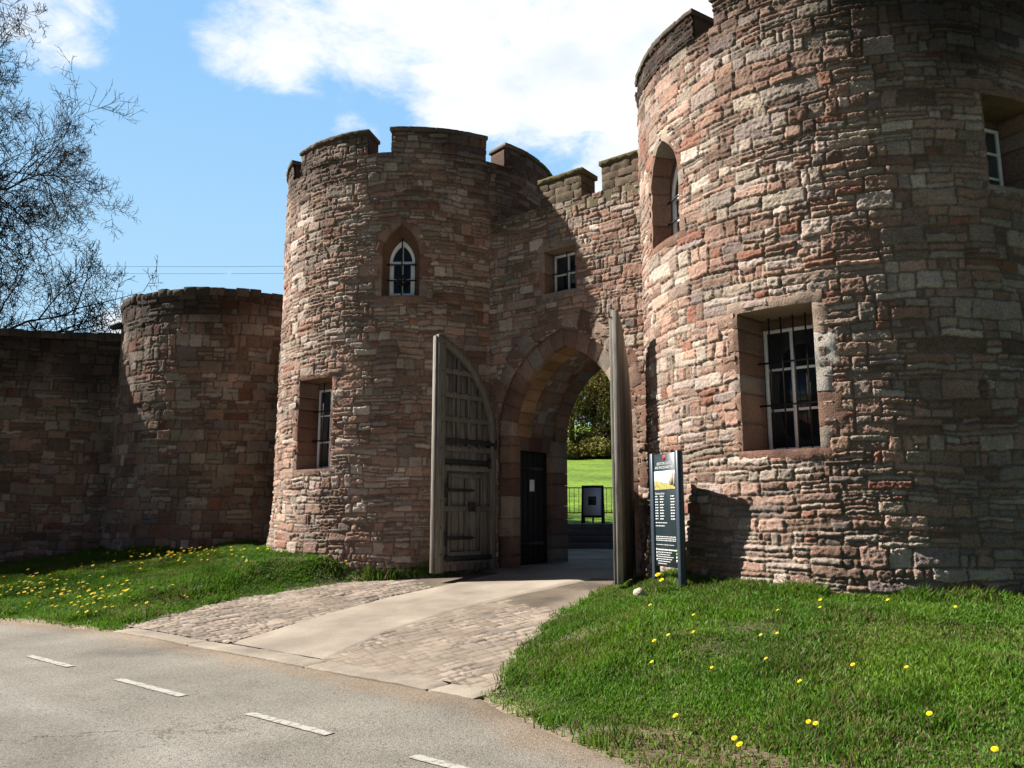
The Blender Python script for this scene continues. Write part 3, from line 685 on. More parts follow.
rect_window(rootR, fR, CR[0], CR[1], TR, depth=.45, fw=.70, cols=2, rows=3, nvert=0, hbars=(), label='small window in the dark upper wall', **R2)
lancet(rootL, fL, CL[0], CL[1], TR, depth=.20, fa=.245, fz0=5.66, splay=.12, wreath=True, label='white pointed window with an iron cross bar', **LA)
lancet(rootR, fR, CR[0], CR[1], TR, depth=.30, fa=.35, fz0=5.54, splay=.004, wreath=False, label='pointed window deep in a sunlit reveal', **RA)

# ------------------------------------------------------------------ gate wall with its pointed arch and passage
GY = 11.5; AX = -7.83; AA = 1.155; AC = .462; AZ = 3.0
gate = thing('gate_wall', (AX, GY, .6), 'battlemented sandstone gate wall with a pointed archway between the two round towers', 'gateway')
def flat_fn(V): V = np.asarray(V); return np.stack([V[:, 0], GY + V[:, 2], V[:, 1]], -1)
rubG = Rubble(37, 20, 9.5, band=(.12, .28)); ZG = 7.22
us = np.arange(-10.6, -5.0, .016); zs = np.append(np.arange(.1, ZG, .016), ZG); U, Z = np.meshgrid(us, zs); H, C = rubG.eval(U + 15, Z)
C = C * soot(Z, ZG + .6, U, 5, .6, 1.2)[..., None]
uc = (U[:-1, :-1] + U[1:, 1:]) / 2; zc = (Z[:-1, :-1] + Z[1:, 1:]) / 2
GW = dict(uc=-7.88, w=.68, z0=5.55, z1=6.36)
keep = ~(hole_arch(AX, AA + .3, -1, AZ, AC, 0)(uc, zc)) & ~hole_rect(GW['uc'], GW['w'], GW['z0'], GW['z1'])(uc, zc)
mb = MB(); V, Q, C2 = compact(flat_fn(np.stack([U, Z, -H], -1).reshape(-1, 3)), grid_quads(len(us), len(zs), keep), C.reshape(-1, 3)); mb.add(V, Q, None, C2)
# rear face, with the same archway
GB = 13.32
us = np.arange(-10.6, -5.0, .05); zs = np.append(np.arange(.1, ZG, .05), ZG); U, Z = np.meshgrid(us, zs); H, C = rubG.eval(U + 15, Z)
uc = (U[:-1, :-1] + U[1:, 1:]) / 2; zc = (Z[:-1, :-1] + Z[1:, 1:]) / 2
V, Q, C2 = compact(np.stack([U, GB + H, Z], -1).reshape(-1, 3), grid_quads(len(us), len(zs), ~hole_arch(AX, AA + .1, -1, AZ, AC, 0)(uc, zc))[:, ::-1], C.reshape(-1, 3)); mb.add(V, Q, None, C2)
mb.build('wall', M_STONE, gate, True)
mb = MB()
for d0, d1 in ((0, .45), (1.40, 1.84)):
    x = -10.4
    while x < -5.3:
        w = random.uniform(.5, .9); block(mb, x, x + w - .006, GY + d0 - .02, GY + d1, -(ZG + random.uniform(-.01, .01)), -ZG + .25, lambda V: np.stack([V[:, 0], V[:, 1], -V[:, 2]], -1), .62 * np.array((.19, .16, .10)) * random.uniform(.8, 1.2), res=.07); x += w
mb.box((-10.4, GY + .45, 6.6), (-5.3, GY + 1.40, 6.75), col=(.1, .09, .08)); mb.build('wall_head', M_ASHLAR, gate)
for x0, x1 in ((-8.29, -7.38), (-6.95, -5.9), (-9.75, -8.72)):
    if x0 < -9: continue
    mb = MB(); z0 = ZG
    for hh in (.17, .13, .16):
        x = x0
        while x < x1 - .02:
            w = random.uniform(.18, .42); x2 = x + w if x1 - x - w > .15 else x1
            block(mb, x, x2 - .006, z0 + .004, z0 + hh, -.03 - random.uniform(0, .02), .45, flat_fn, .62 * np.array((.22, .165, .115)) * random.uniform(.75, 1.15), rough=.014, rnd=.016); x = x2
        z0 += hh
    m = mb.build('merlon', M_ASHLAR, gate)
    mb = MB(); block(mb, x0 - .04, x1 + .04, z0 + .002, z0 + .085, -.08, .48, flat_fn, .62 * np.array((.20, .165, .08)), rnd=.03, rough=.012); mb.build('coping', M_ASHLAR, m)
# arch: chamfered inner order, radiating outer stones, jambs
mb = MB()
voussoirs(mb, flat_fn, AX, AA, AZ, AC, .33, .015, .16, 8, .95)
jambs(mb, flat_fn, AX, AA, .3, AZ, .012, .25, 77, .33, .33, .85)
mb.build('arch', M_ASHLAR, gate)
mb = MB(); keepc = STONE_COL; STONE_COL = np.array([(.30, .175, .095), (.27, .15, .08), (.33, .20, .115)])
voussoirs(mb, flat_fn, AX, AA - .012, AZ, AC, .40, .165, .58, 9, 1.0); STONE_COL = keepc
mb.build('soffit', M_ASHLAR, gate)
mb = MB(); voussoirs(mb, flat_fn, AX, AA, AZ, AC, .30, -.036, .3, 8, .95, .07, rin=.333)
jambs(mb, flat_fn, AX, AA + .333, .3, AZ, -.03, .3, 79, .12, .3, .85); mb.build('arch_surround', M_ASHLAR, gate)
# passage: side walls, rubble vault and rear arch
mb = MB()
yb_fn = lambda off: (lambda V: np.stack([V[:, 0], off + V[:, 2], V[:, 1]], -1))
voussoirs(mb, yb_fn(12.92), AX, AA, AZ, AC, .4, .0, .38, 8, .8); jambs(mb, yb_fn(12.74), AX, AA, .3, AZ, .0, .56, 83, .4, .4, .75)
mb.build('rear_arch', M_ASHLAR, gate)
rubV = Rubble(53, 12, 9, band=(.16, .28), wid=(.25, .5), thin=.3, mortar=(.17, .15, .12))
prof = np.array(arch_pts(AX, AA + .09, AZ, AC, 40)); seg = np.r_[0, np.cumsum(np.linalg.norm(np.diff(prof, axis=0), axis=1))]
sl = np.arange(0, seg[-1], .025); yl = np.arange(12.03, 12.96, .025); Sg, Yg = np.meshgrid(sl, yl)
PX = np.interp(Sg, seg, prof[:, 0]); PZ = np.interp(Sg, seg, prof[:, 1]); H, C = rubV.eval(Yg - 10, Sg)
nx = AX - PX; nzv = AZ - .4 - PZ; nn = np.hypot(nx, nzv)
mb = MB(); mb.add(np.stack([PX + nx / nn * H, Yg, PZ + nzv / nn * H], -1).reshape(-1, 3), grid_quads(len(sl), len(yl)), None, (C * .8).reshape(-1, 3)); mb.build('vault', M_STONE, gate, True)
mb = MB()
for sd in (-1, 1):
    fnw = lambda V, sd=sd: np.stack([AX + sd * (AA + .05 + V[:, 2]), V[:, 0], V[:, 1]], -1)
    z = .3
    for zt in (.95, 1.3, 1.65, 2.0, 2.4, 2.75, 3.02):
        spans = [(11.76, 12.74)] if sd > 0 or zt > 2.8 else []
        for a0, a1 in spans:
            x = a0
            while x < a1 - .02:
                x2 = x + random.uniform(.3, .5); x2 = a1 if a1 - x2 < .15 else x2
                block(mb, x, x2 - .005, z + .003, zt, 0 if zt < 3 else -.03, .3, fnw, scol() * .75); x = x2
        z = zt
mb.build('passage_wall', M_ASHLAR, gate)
mb = MB()                                                      # boarded side door in the left passage wall
fd = lambda V: np.stack([AX - (AA + .05 + V[:, 2]), V[:, 0], V[:, 1]], -1)
for i in range(6): y0 = 11.77 + i * .161; mb.box((y0 + .003, .62, .05 + .006 * (i % 2)), (y0 + .158, 2.74, .1), fd, bev=.006)
sdoor = mb.build('side_door', M_DKWOOD, gate); sdoor['label'] = 'dark boarded door in the passage wall'
for hz in (1.0, 2.4):
    mb = MB(); mb.box((11.8, hz, .035), (12.6, hz + .06, .048), fd); mb.build('strap_hinge', M_IRON, sdoor)
mb = MB(); mb.box((12.16, 2.0, .03), (12.30, 2.22, .047), fd, bev=.004); mb.build('notice', M_WHITE, sdoor)
mb = MB(); th = np.linspace(0, 6.28, 13); mb.tube(fd(np.stack([12.6 + .045 * np.cos(th), 1.55 + .045 * np.sin(th), np.full(13, .03)], -1)), .009, 5, cap=False); mb.build('handle', M_IRON, sdoor)
rect_window(gate, flat_fn, 0, 0, 1, depth=.28, fw=.64, cols=2, rows=2, nvert=1, hbars=(5.97,), bar_d=.05, flat=(lambda V: flat_fn(np.asarray(V) + np.array([GW['uc'], 0, 0]))), label='small square white window above the arch', **GW)

# gate leaves, standing open
def leaf(H, Fp, wide, side):
    """H hinge foot, Fp free edge foot.  local axes: s from hinge to free edge, z up, n towards the face with the ledges"""
    H = np.array(H); Fp = np.array(Fp); s = (Fp - H) / np.linalg.norm(Fp - H); n = np.array([-s[1], s[0]]) * side
    f = lambda V: np.stack([H[0] + V[:, 0] * s[0] + V[:, 2] * n[0], H[1] + V[:, 0] * s[1] + V[:, 2] * n[1], V[:, 1]], -1)
    zb, zsp, ac = .62, 2.86, .46
    rho = wide + ac
    ztop = lambda x: zsp + np.sqrt(np.maximum(rho ** 2 - (ac + wide - x) ** 2, 0)) if True else 0
    mb = MB(); x = 0.0; k = 0
    while x < wide - .01:                                      # vertical boards, each cut to the arch
        x2 = min(x + random.uniform(.12, .18), wide); xs = np.linspace(x + .003, x2 - .003, 4); c = random.uniform(.75, 1.35)
        V = []; d0 = 0.0 + random.uniform(-.003, .003)
        for xx in xs:
            for dd in (-.05, d0):
                V += [(xx, zb, dd), (xx, float(ztop(xx)) - .02, dd)]
        q = []
        for i in range(3):
            a = i * 4; q += [(a, a + 1, a + 5, a + 4), (a + 2, a + 6, a + 7, a + 3), (a + 1, a + 3, a + 7, a + 5), (a, a + 4, a + 6, a + 2)]
        q += [(0, 2, 3, 1), (12, 13, 15, 14)]
        mb.add(f(np.array(V)), q, None, np.array((c, c, c * .98))); x = x2
    door = mb.build('gate_door', M_WOOD, gate)
    mb = MB(); w = np.array((.86, .84, .81))
    mb.box((wide - .17, zb - .02, .001), (wide, float(ztop(wide)), .085), f, w * 1.1, .008)                 # meeting stile
    mb.box((wide - .001, zb - .02, -.05), (wide + .03, float(ztop(wide)) - .03, .035), f, w * 1.5, .008)    # edge bead
    mb.box((0, zb, .001), (.13, float(ztop(.07)) - .05, .07), f, w, .008)
    m_ = 26; xs = wide * (1 - np.cos(np.linspace(0, PI / 2, m_)))  # curved head rib
    xs = np.linspace(0, 1, m_) ** 2 * (wide - .0)
    P = np.stack([xs, ztop(xs), np.zeros(m_)], -1); ctr = np.array([ac + wide, zsp, 0]); Pi = P + (ctr - P) / np.linalg.norm(ctr - P, axis=1)[:, None] * .14
    V = np.concatenate([P + (0, 0, .001), P + (0, 0, .085), Pi + (0, 0, .001), Pi + (0, 0, .085)]); q = []
    for i in range(m_ - 1): q += [(i, i + 1, m_ + i + 1, m_ + i), (m_ + i, m_ + i + 1, 3 * m_ + i + 1, 3 * m_ + i), (2 * m_ + i, 3 * m_ + i, 3 * m_ + i + 1, 2 * m_ + i + 1)]
    mb.add(f(V), q, None, w)
    mb.build('door_frame', M_WOOD, door)
    mb = MB()
    def fits(z, x): return z < float(ztop(x)) - .12
    for zr in (.72, 1.62, 2.32, 2.66, 3.18, 3.60, 4.02):
        x0 = .13
        while not fits(zr + .08, x0) and x0 < wide: x0 += .03
        if x0 < wide - .3: mb.box((x0, zr, .002), (wide - .171, zr + .10, .06), f, w * random.uniform(.85, 1.05), .006)
    for i, xm in enumerate((.40, .66, .92)):
        zt = float(ztop(xm)) - .17
        mb.box((xm - .035, 2.76, .003), (xm + .035, min(zt, 4.3), .045), f, w * random.uniform(.85, 1.0), .006)
    V0, V1 = np.array([.35, 3.3]), np.array([1.15, 4.2])
    mb.build('ledge', M_WOOD, door)
    mb = MB()                                                   # wicket with its own frame
    for xa, xb, za, zb2 in ((.30, .36, .86, 2.28), (1.08, 1.14, .86, 2.28), (.36, 1.08, 2.20, 2.28), (.36, 1.08, .86, .94), (.68, .74, .94, 2.2)): mb.box((xa, za, .004), (xb, zb2, .05), f, w * .9, .006)
    mb.build('wicket', M_WOOD, door)
    for z, xa, xb in ((2.80, .02, 1.20), (2.44, .16, 1.36), (.78, .1, 1.22)):
        mb = MB(); mb.box((xa, z, .0605), (xb, z + .085, .074), f, bev=.004)
        if z > 1: mb.tube(f(np.array([(xa + .01, z - .05, .07), (xa + .01, z + .12, .07)])), .03, 8)
        mb.build('iron_strap', M_IRON, door)
    for z in (1.96, 1.14):
        mb = MB(); mb.box((.62, z, .0615), (1.20, z + .055, .074), f, bev=.004); mb.box((1.20, z - .10, .0875), (1.27, z + .15, .098), f, bev=.004)
        mb.add(f(np.array([(.62, z, .062), (.62, z + .055, .062), (.5, z + .027, .062), (.62, z, .073), (.62, z + .055, .073), (.5, z + .027, .073)])), [(0, 3, 5, 2), (1, 2, 5, 4)], [(3, 4, 5)])
        mb.build('strap_hinge', M_IRON, door)
    mb = MB()
    for zr in (3.22, 3.65, 4.06, 2.70, 2.36):
        for xx in np.arange(.45, wide - .1, .22):
            if fits(zr + .1, xx): mb.tube(f(np.array([(xx, zr + .04, .055), (xx, zr + .04, .07)])), .014, 6)
    for zz_ in np.arange(.9, 4.4, .45): mb.tube(f(np.array([(wide - .09, zz_, .08), (wide - .09, zz_, .094)])), .014, 6)
    mb.build('stud', M_IRON, door)
    mb = MB(); mb.box((.52, 1.62, .061), (.68, 1.78, .085), f, bev=.006); mb.build('lock', M_IRON, door)
    return door
dL = leaf((-9.29, 11.34), (-9.44, 9.86), 1.43, 1); dL['label'] = 'left oak gate leaf seen face on, with iron straps and a wicket'
dR = leaf((-6.42, 11.32), (-5.90, 10.02), 1.36, -1); dR['label'] = 'right oak gate leaf seen edge on'

# ------------------------------------------------------------------ bastion and curtain wall
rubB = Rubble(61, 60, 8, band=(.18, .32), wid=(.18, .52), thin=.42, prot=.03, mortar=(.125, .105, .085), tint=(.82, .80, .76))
def sootB(U, Z):
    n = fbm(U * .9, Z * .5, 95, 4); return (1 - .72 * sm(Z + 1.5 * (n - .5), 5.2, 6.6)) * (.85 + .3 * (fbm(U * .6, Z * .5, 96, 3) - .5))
CB, RB = (-18.87, 12.25), 3.0
bast = thing('bastion', (CB[0], CB[1], .7), 'plain round bastion without battlements, dark with soot along its top, left of the gatehouse', 'tower')
fB = cyl_fn(CB[0], CB[1], RB); ZB = 6.86
mb = MB()
for t0, t1, du in ((-170, 30, .026), (30, 190, .08)):
    us = np.arange(math.radians(t0) * RB, math.radians(t1) * RB + du, du); zs = np.append(np.arange(.1, ZB - .15, du), ZB - .15); U, Z = np.meshgrid(us, zs); H, C = rubB.eval(U + 25, Z)
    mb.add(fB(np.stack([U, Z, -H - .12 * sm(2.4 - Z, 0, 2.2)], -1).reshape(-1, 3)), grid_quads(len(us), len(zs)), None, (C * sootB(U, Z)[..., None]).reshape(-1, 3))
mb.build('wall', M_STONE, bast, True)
def cope(mb, fn, a, b, z, k=.5):
    while a < b:
        w = random.uniform(.16, .34); hgt = random.uniform(.12, .19)
        block(mb, a, a + w - .008, z - .02, z + hgt, -.07 + random.uniform(-.015, .015), .5, fn, np.array((.12, .095, .075)) * random.uniform(.5, 1.1) * k * 1.6, res=.05, rnd=.03, rough=.012); a += w
mb = MB(); cope(mb, fB, math.radians(-175) * RB, math.radians(185) * RB, ZB - .15); mb.build('coping', M_ASHLAR, bast)
mb = MB(); th = np.linspace(0, 2 * PI, 48, endpoint=False); mb.add(np.concatenate([np.stack([CB[0] + 2.6 * np.cos(th), CB[1] + 2.6 * np.sin(th), np.full(48, ZB - .4)], -1), [(CB[0], CB[1], ZB - .4)]]), None, [(i, (i + 1) % 48, 48) for i in range(48)], (.1, .09, .08)); mb.build('roof', M_ASHLAR, bast)
def curtain(P0, P1, top, seed, label, du=.026):
    P0 = np.array(P0, float); P1 = np.array(P1, float); Ln = np.linalg.norm(P1 - P0); s = (P1 - P0) / Ln; n = np.array([s[1], -s[0]])
    f = lambda V: np.stack([P0[0] + V[:, 0] * s[0] - V[:, 2] * n[0], P0[1] + V[:, 0] * s[1] - V[:, 2] * n[1], V[:, 1]], -1)
    w = thing('curtain_wall', (P0[0], P0[1], .6), label, 'wall')
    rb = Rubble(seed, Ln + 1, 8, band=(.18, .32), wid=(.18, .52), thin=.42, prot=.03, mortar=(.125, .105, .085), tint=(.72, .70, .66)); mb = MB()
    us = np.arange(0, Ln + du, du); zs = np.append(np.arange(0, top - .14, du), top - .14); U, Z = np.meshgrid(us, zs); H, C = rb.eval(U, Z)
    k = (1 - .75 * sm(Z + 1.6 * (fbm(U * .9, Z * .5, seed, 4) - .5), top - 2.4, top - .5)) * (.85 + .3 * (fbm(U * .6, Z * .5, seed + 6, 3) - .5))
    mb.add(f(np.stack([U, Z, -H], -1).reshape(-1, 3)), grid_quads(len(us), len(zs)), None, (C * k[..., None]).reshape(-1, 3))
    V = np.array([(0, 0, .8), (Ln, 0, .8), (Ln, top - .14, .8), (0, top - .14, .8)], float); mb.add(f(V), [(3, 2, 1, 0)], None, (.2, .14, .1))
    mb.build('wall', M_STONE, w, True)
    mb = MB(); f2 = lambda V: f(np.stack([V[:, 0], V[:, 1], np.where(V[:, 2] > .4, .85, V[:, 2])], -1)); cope(mb, f2, 0, Ln, top - .14, .42); mb.build('coping', M_ASHLAR, w)
    return w
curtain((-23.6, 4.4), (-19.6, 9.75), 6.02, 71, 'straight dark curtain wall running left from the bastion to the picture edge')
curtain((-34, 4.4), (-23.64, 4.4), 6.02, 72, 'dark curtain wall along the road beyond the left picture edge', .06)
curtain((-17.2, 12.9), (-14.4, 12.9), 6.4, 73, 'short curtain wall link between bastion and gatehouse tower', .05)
fl_ = thing('floodlight', (-19.72, 9.5, 6.0), 'small dark lamp bracket on the wall top beside the bastion', 'lamp')
mb = MB(); mb.tube([(-19.5, 9.75, 6.0), (-19.62, 9.55, 6.16), (-19.78, 9.38, 6.2)], .05, 8); mb.build('arm', M_IRON, fl_)
mb = MB(); mb.box((-.16, -.09, -.07), (.16, .09, .07), lambda V: V @ np.array([[.788, .6157, .12], [-.6157, .788, 0], [-.1, 0, 1]]) + np.array([-19.88, 9.28, 6.24]), bev=.02); mb.build('lamp_head', M_IRON, fl_)

# ------------------------------------------------------------------ beyond the gate: steps, railing, notice, trees on the hill
def rot_fn(P, fwd=(FX, FY)):
    fx, fy = fwd; rx, ry = fy, -fx
    return lambda V: np.stack([P[0] + V[:, 0] * rx + V[:, 1] * fx, P[1] + V[:, 0] * ry + V[:, 1] * fy, P[2] + V[:, 2]], -1)
st = thing('stone_steps', (-11.9, 18.6, .62), 'four grey stone steps beyond the archway', 'steps')
fs = rot_fn((-11.75, 18.65, .62))
for i in range(4):
    mb = MB(); mb.box((-3.4, .33 * i, -.1 if i == 0 else .165 * i - .02), (3.4, .33 * i + (1.6 if i == 3 else .36), .165 * (i + 1)), fs, np.array((.15, .14, .13)) * random.uniform(.9, 1.1), .015); mb.build('step', M_SETT, st)
ral = thing('railing', (-14.0, 22.3, 1.3), 'black iron railing at the foot of the meadow beyond the arch', 'railing')
fr = rot_fn((-13.95, 22.1, 1.3))
for z in (.28, 1.08):
    mb = MB(); mb.box((-3.6, -.02, z), (3.6, .02, z + .035), fr); mb.build('rail', M_IRON, ral)
for x in np.arange(-3.6, 3.61, 1.8):
    mb = MB(); mb.box((x - .025, -.025, -.1), (x + .025, .025, 1.15), fr); mb.build('post', M_IRON, ral)
for x in np.arange(-3.45, 3.5, .15):
    mb = MB(); mb.tube(fr(np.array([(x, 0, .3), (x, 0, 1.1)])), .009, 5); mb.build('bar', M_IRON, ral)
af = thing('a_frame_sign', (-12.98, 20.57, 1.285), 'small black A frame board with a white poster standing above the steps', 'sign')
fa_ = rot_fn((-12.98, 20.57, 1.285), (-.45, .893))
tilt = lambda s: (lambda V: fa_(np.stack([V[:, 0], s * (-.28 + .235 * V[:, 2]) + V[:, 1] * s, V[:, 2]], -1)))
for s in (1, -1):
    mb = MB(); f = tilt(s)
    for xa, xb, za, zb in ((-.33, -.27, 0, 1.13), (.27, .33, 0, 1.13), (-.27, .27, 1.06, 1.13), (-.27, .27, .17, .24)): mb.box((xa, -.015, za), (xb, .015, zb), f, bev=.004)
    fm = mb.build('frame', M_IRON, af)
    mb = MB(); mb.box((-.275, -.004, .235), (.275, .010, 1.065), f); pst = mb.build('poster', plain('poster_paper', (.9, .9, .93), .6, .3, namp=.03), fm)
    mb = MB(); mb.box((-.13, -.0065, .54), (.11, -.0045, .80), f); mb.build('printed_picture', plain('poster_print', (.09, .07, .06), .7, .2, namp=.7, nscale=22), pst) if s == 1 else None

def foliage_tree(x, y, h, w, col, seed, label, bare=False, leaves=900, name='hill_tree', grp='trees at the top of the meadow', cat='tree', lsz=.28):
    r = np.random.default_rng(seed); z = float(land(x, y)); t = thing(name, (x, y, z), label, cat, grp)
    mb = MB(); pts = [(x, y, z - .2), (x + r.normal() * .1, y, z + h * .3), (x + r.normal() * .3, y + r.normal() * .2, z + h * .75)]; mb.tube(pts, (h * .03, h * .022, h * .008), 7, np.array((.09, .07, .05)))
    tips = []
    for i in range(16 if not bare else 34):
        b0 = np.array(pts[1]) + (np.array(pts[2]) - pts[1]) * r.random(); a = r.random() * 6.28; e = r.uniform(.1, 1.1)
        L_ = w * r.uniform(.5, 1.0); b1 = b0 + L_ * np.array([math.cos(a) * math.cos(e), math.sin(a) * math.cos(e), math.sin(e)]); mid = (b0 + b1) / 2 + r.normal(0, .15, 3)
        mb.tube([b0, mid, b1], (h * .009, h * .006, h * .002), 4, np.array((.10, .08, .06)), False); tips += [mid, b1]
        for j in range(5):
            q0 = mid + (b1 - mid) * r.random(); q1 = q0 + r.normal(0, .28 * w * .5, 3) + (0, 0, .25); mb.tube([q0, q1], (h * .004, h * .0015), 3, np.array((.11, .085, .06)), False); tips.append(q1)
    mb.build('trunk', M_BARK, t)
    tips = np.array(tips); k = r.choice(len(tips), leaves); c = tips[k] + r.normal(0, w * .13, (leaves, 3)); c[:, 2] = np.maximum(c[:, 2], z + .15)
    if name != 'added_shade_yew':
        k2 = leaves if cat == 'bush' else leaves // 2
        q = r.normal(0, 1, (leaves, 3)); q /= np.linalg.norm(q, axis=1)[:, None]; q *= r.uniform(.35, 1, (leaves, 1)) ** .5 * (1 + .5 * (fbm(q[:, 0] * 2 + seed, q[:, 2] * 2 + q[:, 1], seed, 2) - .5))[:, None]
        c = np.array([x, y, z]) + np.stack([q[:, 0] * w, q[:, 1] * w, np.abs(q[:, 2]) * h * .9], -1) if cat == 'bush' else np.where((np.arange(leaves) < k2)[:, None], np.array([x, y, z + h * .55]) + q * np.array([w, w, h * .42]), c)
    a = r.normal(0, 1, (leaves, 3)); a /= np.linalg.norm(a, axis=1)[:, None]; b = np.cross(a, r.normal(0, 1, (leaves, 3))); b /= np.linalg.norm(b, axis=1)[:, None]
    sz = (lsz * r.uniform(.5, 1.2, leaves))[:, None]
    V = np.stack([c - a * sz, c + b * sz * .5, c + a * sz, c - b * sz * .5], 1).reshape(-1, 3)
    cc = np.repeat(np.array(col) * r.uniform(.55, 1.35, (leaves, 1)), 4, 0)
    mesh_np('crown', V, np.arange(leaves * 4).reshape(-1, 4), M_LEAF, t, cc)
    return t
rw = random.Random(44)
KINDS = [('yellow green spring tree in the wood at the top of the meadow', (.30, .30, .05)), ('olive tree just coming into leaf in the wood above the meadow', (.27, .24, .06)), ('brownish half bare tree in the wood above the meadow', (.25, .19, .08))]
for i in range(12):
    l = -4.2 + (i % 6) * 2.0 + rw.uniform(-.6, .6); d = (64 if i < 6 else 70) + rw.uniform(-2, 2); k = rw.randrange(3)
    foliage_tree(-.5325 * d + l * .846, .848 * d + l * .535, rw.uniform(8, 10) + (1.5 if i > 5 else 0), rw.uniform(2.4, 3.2), KINDS[k][1], 900 + i, KINDS[k][0], leaves=4200, grp=KINDS[k][0].split(' in the ')[0] + 's behind the arch', lsz=.15)
for i in range(21):
    l = -4.5 + (i % 7) * 1.9 + rw.uniform(-1, 1); d = (59, 61, 64)[i // 7] + rw.uniform(-2.2, 2.2)
    foliage_tree(-.5325 * d + l * .846, .848 * d + l * .535, rw.uniform(1.2, 4.8), rw.uniform(1.5, 2.1), (.25, .235, .055), 960 + i, 'low green bush along the foot of the wood above the meadow', leaves=3000, name='bush', grp='bushes along the foot of the wood', cat='bush', lsz=.12)
for i, (x, y) in enumerate(((-16.3, 17.1), (-17.5, 18.9))):  # unseen yews, added to throw shade on the steps and A frame
    foliage_tree(x, y, 7.4, 2.9, (.03, .05, .018), 930 + i, ('unseen dark yew added behind the left tower to shade the steps', 'second unseen dark yew added farther inside behind the left tower for shade')[i], leaves=11000, name='added_shade_yew', grp=None, cat='tree', lsz=.32)

# ------------------------------------------------------------------ bare tree over the curtain wall, wires
def bare_tree(base, h, seed, label, lean=(0, 0), levels=5, spread=1.0, droop=.12, nmax=110000, r0=.34, first=.25, name='bare_tree', counts=(24, 14, 9, 7, 3)):
    r = random.Random(seed); t = thing(name, base, label, 'tree'); mbs = [MB(), MB()]; cnt = [0]
    def grow(p, d, L_, rad_, lev):
        if cnt[0] > nmax: return
        cnt[0] += 1; n = 5 if lev < 3 else (3 if lev < 5 else 2); pts = [np.array(p)]; dd = np.array(d, float)
        for i in range(n):
            dd = dd + np.array([r.gauss(0, .13 if lev < 3 else .09), r.gauss(0, .13 if lev < 3 else .09), r.gauss(0, .10 if lev < 3 else .07) + (.05 if lev < 2 else -droop * (1 if lev < 4 else -1.2))]) ; dd /= np.linalg.norm(dd); pts.append(pts[-1] + dd * L_ / n)
        rr = np.linspace(rad_, max(rad_ * (.16 if lev < 3 else .4), .006), n + 1); mbs[0 if lev < 2 else 1].tube(pts, rr, 8 if lev < 2 else (5 if lev == 2 else 3), np.array((.05, .04, .038)), False)
        if lev >= levels: return
        nb = counts[min(lev, 4)]
        for k in range(nb):
            f = (first if lev == 0 else .15) + (1 - (first if lev == 0 else .15)) * (k + r.random()) / nb; i = min(int(f * n), n - 1); q = pts[i] + (pts[i + 1] - pts[i]) * (f * n - i)
            ax = (pts[i + 1] - pts[i]) / (L_ / n); a = r.random() * 6.283; per = np.cross(ax, [math.cos(a), math.sin(a), .3]); per /= np.linalg.norm(per) + 1e-9
            ang = r.uniform(.55, 1.15) * spread; nd = ax * math.cos(ang) + per * math.sin(ang)
            grow(q, nd, L_ * r.uniform(.38, .62) * (1.12 - .45 * f), max(rad_ * (.42 if lev < 2 else .5) * (1.1 - .5 * f), .014), lev + 1)
    grow(base, (lean[0], lean[1], 1), h, r0, 0)
    mbs[0].build('trunk', M_BARK, t); mbs[1].build('crown', M_BARK, t); return t
bare_tree((-40.7, 7.2, 0), 22.5, 15, 'tall bare tree with dense fine twigs rising behind the curtain wall at the left edge', lean=(.05, .08), droop=.05)
bare_tree((-38.0, 11.2, 0), 10.2, 9, 'lower bare tree with long spreading boughs just above the curtain wall', lean=(.1, .15), spread=1.3, levels=4, r0=.22, first=.35, droop=.02, counts=(13, 8, 7, 5, 3))
for z, dz in ((17.72, 'upper'), (17.24, 'lower')):
    mb = MB(); tt = np.linspace(-1, 1, 25); p = np.array([-48, 26.0]); P = np.stack([p[0] + tt * 22 * .788, p[1] + tt * 22 * .6157, z - .25 * (1 - tt ** 2)], -1); mb.tube(P, .011, 5); o = mb.build('overhead_wire', M_IRON)
    tag(o, dz + ' of two thin overhead wires crossing the sky left of the gatehouse', 'wire')

# ------------------------------------------------------------------ visitor sign beside the right gate leaf
M_NAVY = plain('sign_dark_teal', (.009, .021, .027), .4, .5, namp=.08); M_POST = plain('sign_post_grey_blue', (.03, .045, .065), .4, .5, namp=.08); M_RED = plain('sign_red', (.45, .02, .03), .5, .4, namp=.05); M_LET = plain('sign_white_print', (.52, .53, .53), .6, .3, namp=.06); M_GRN = plain('sign_green', (.12, .35, .06), .6, .3)
A_ = np.array([-5.11, 9.57]); B_ = np.array([-4.49, 9.16]); sx = (B_ - A_); SW = float(np.linalg.norm(sx)); sx /= SW; sn = np.array([sx[1], -sx[0]])
sgn = thing('visitor_sign', (float((A_[0] + B_[0]) / 2), float((A_[1] + B_[1]) / 2), .72), 'tall dark blue visitor information sign on two posts against the right tower', 'sign')
fsn = lambda V: np.stack([A_[0] + V[:, 0] * sx[0] + V[:, 2] * sn[0], A_[1] + V[:, 0] * sx[1] + V[:, 2] * sn[1], V[:, 1]], -1)
ZT, ZBt = 2.36, .92
for x in (0, SW - .085):
    mb = MB(); mb.box((x, .55, -.05), (x + .085, ZT + .02, .035), fsn, bev=.012); mb.build('post', M_POST, sgn)
mb = MB(); mb.box((.088, ZBt, -.02), (SW - .088, ZT, .012), fsn, bev=.004); pan = mb.build('panel', M_NAVY, sgn)
x0, x1 = .105, SW - .105; cx = (x0 + x1) / 2
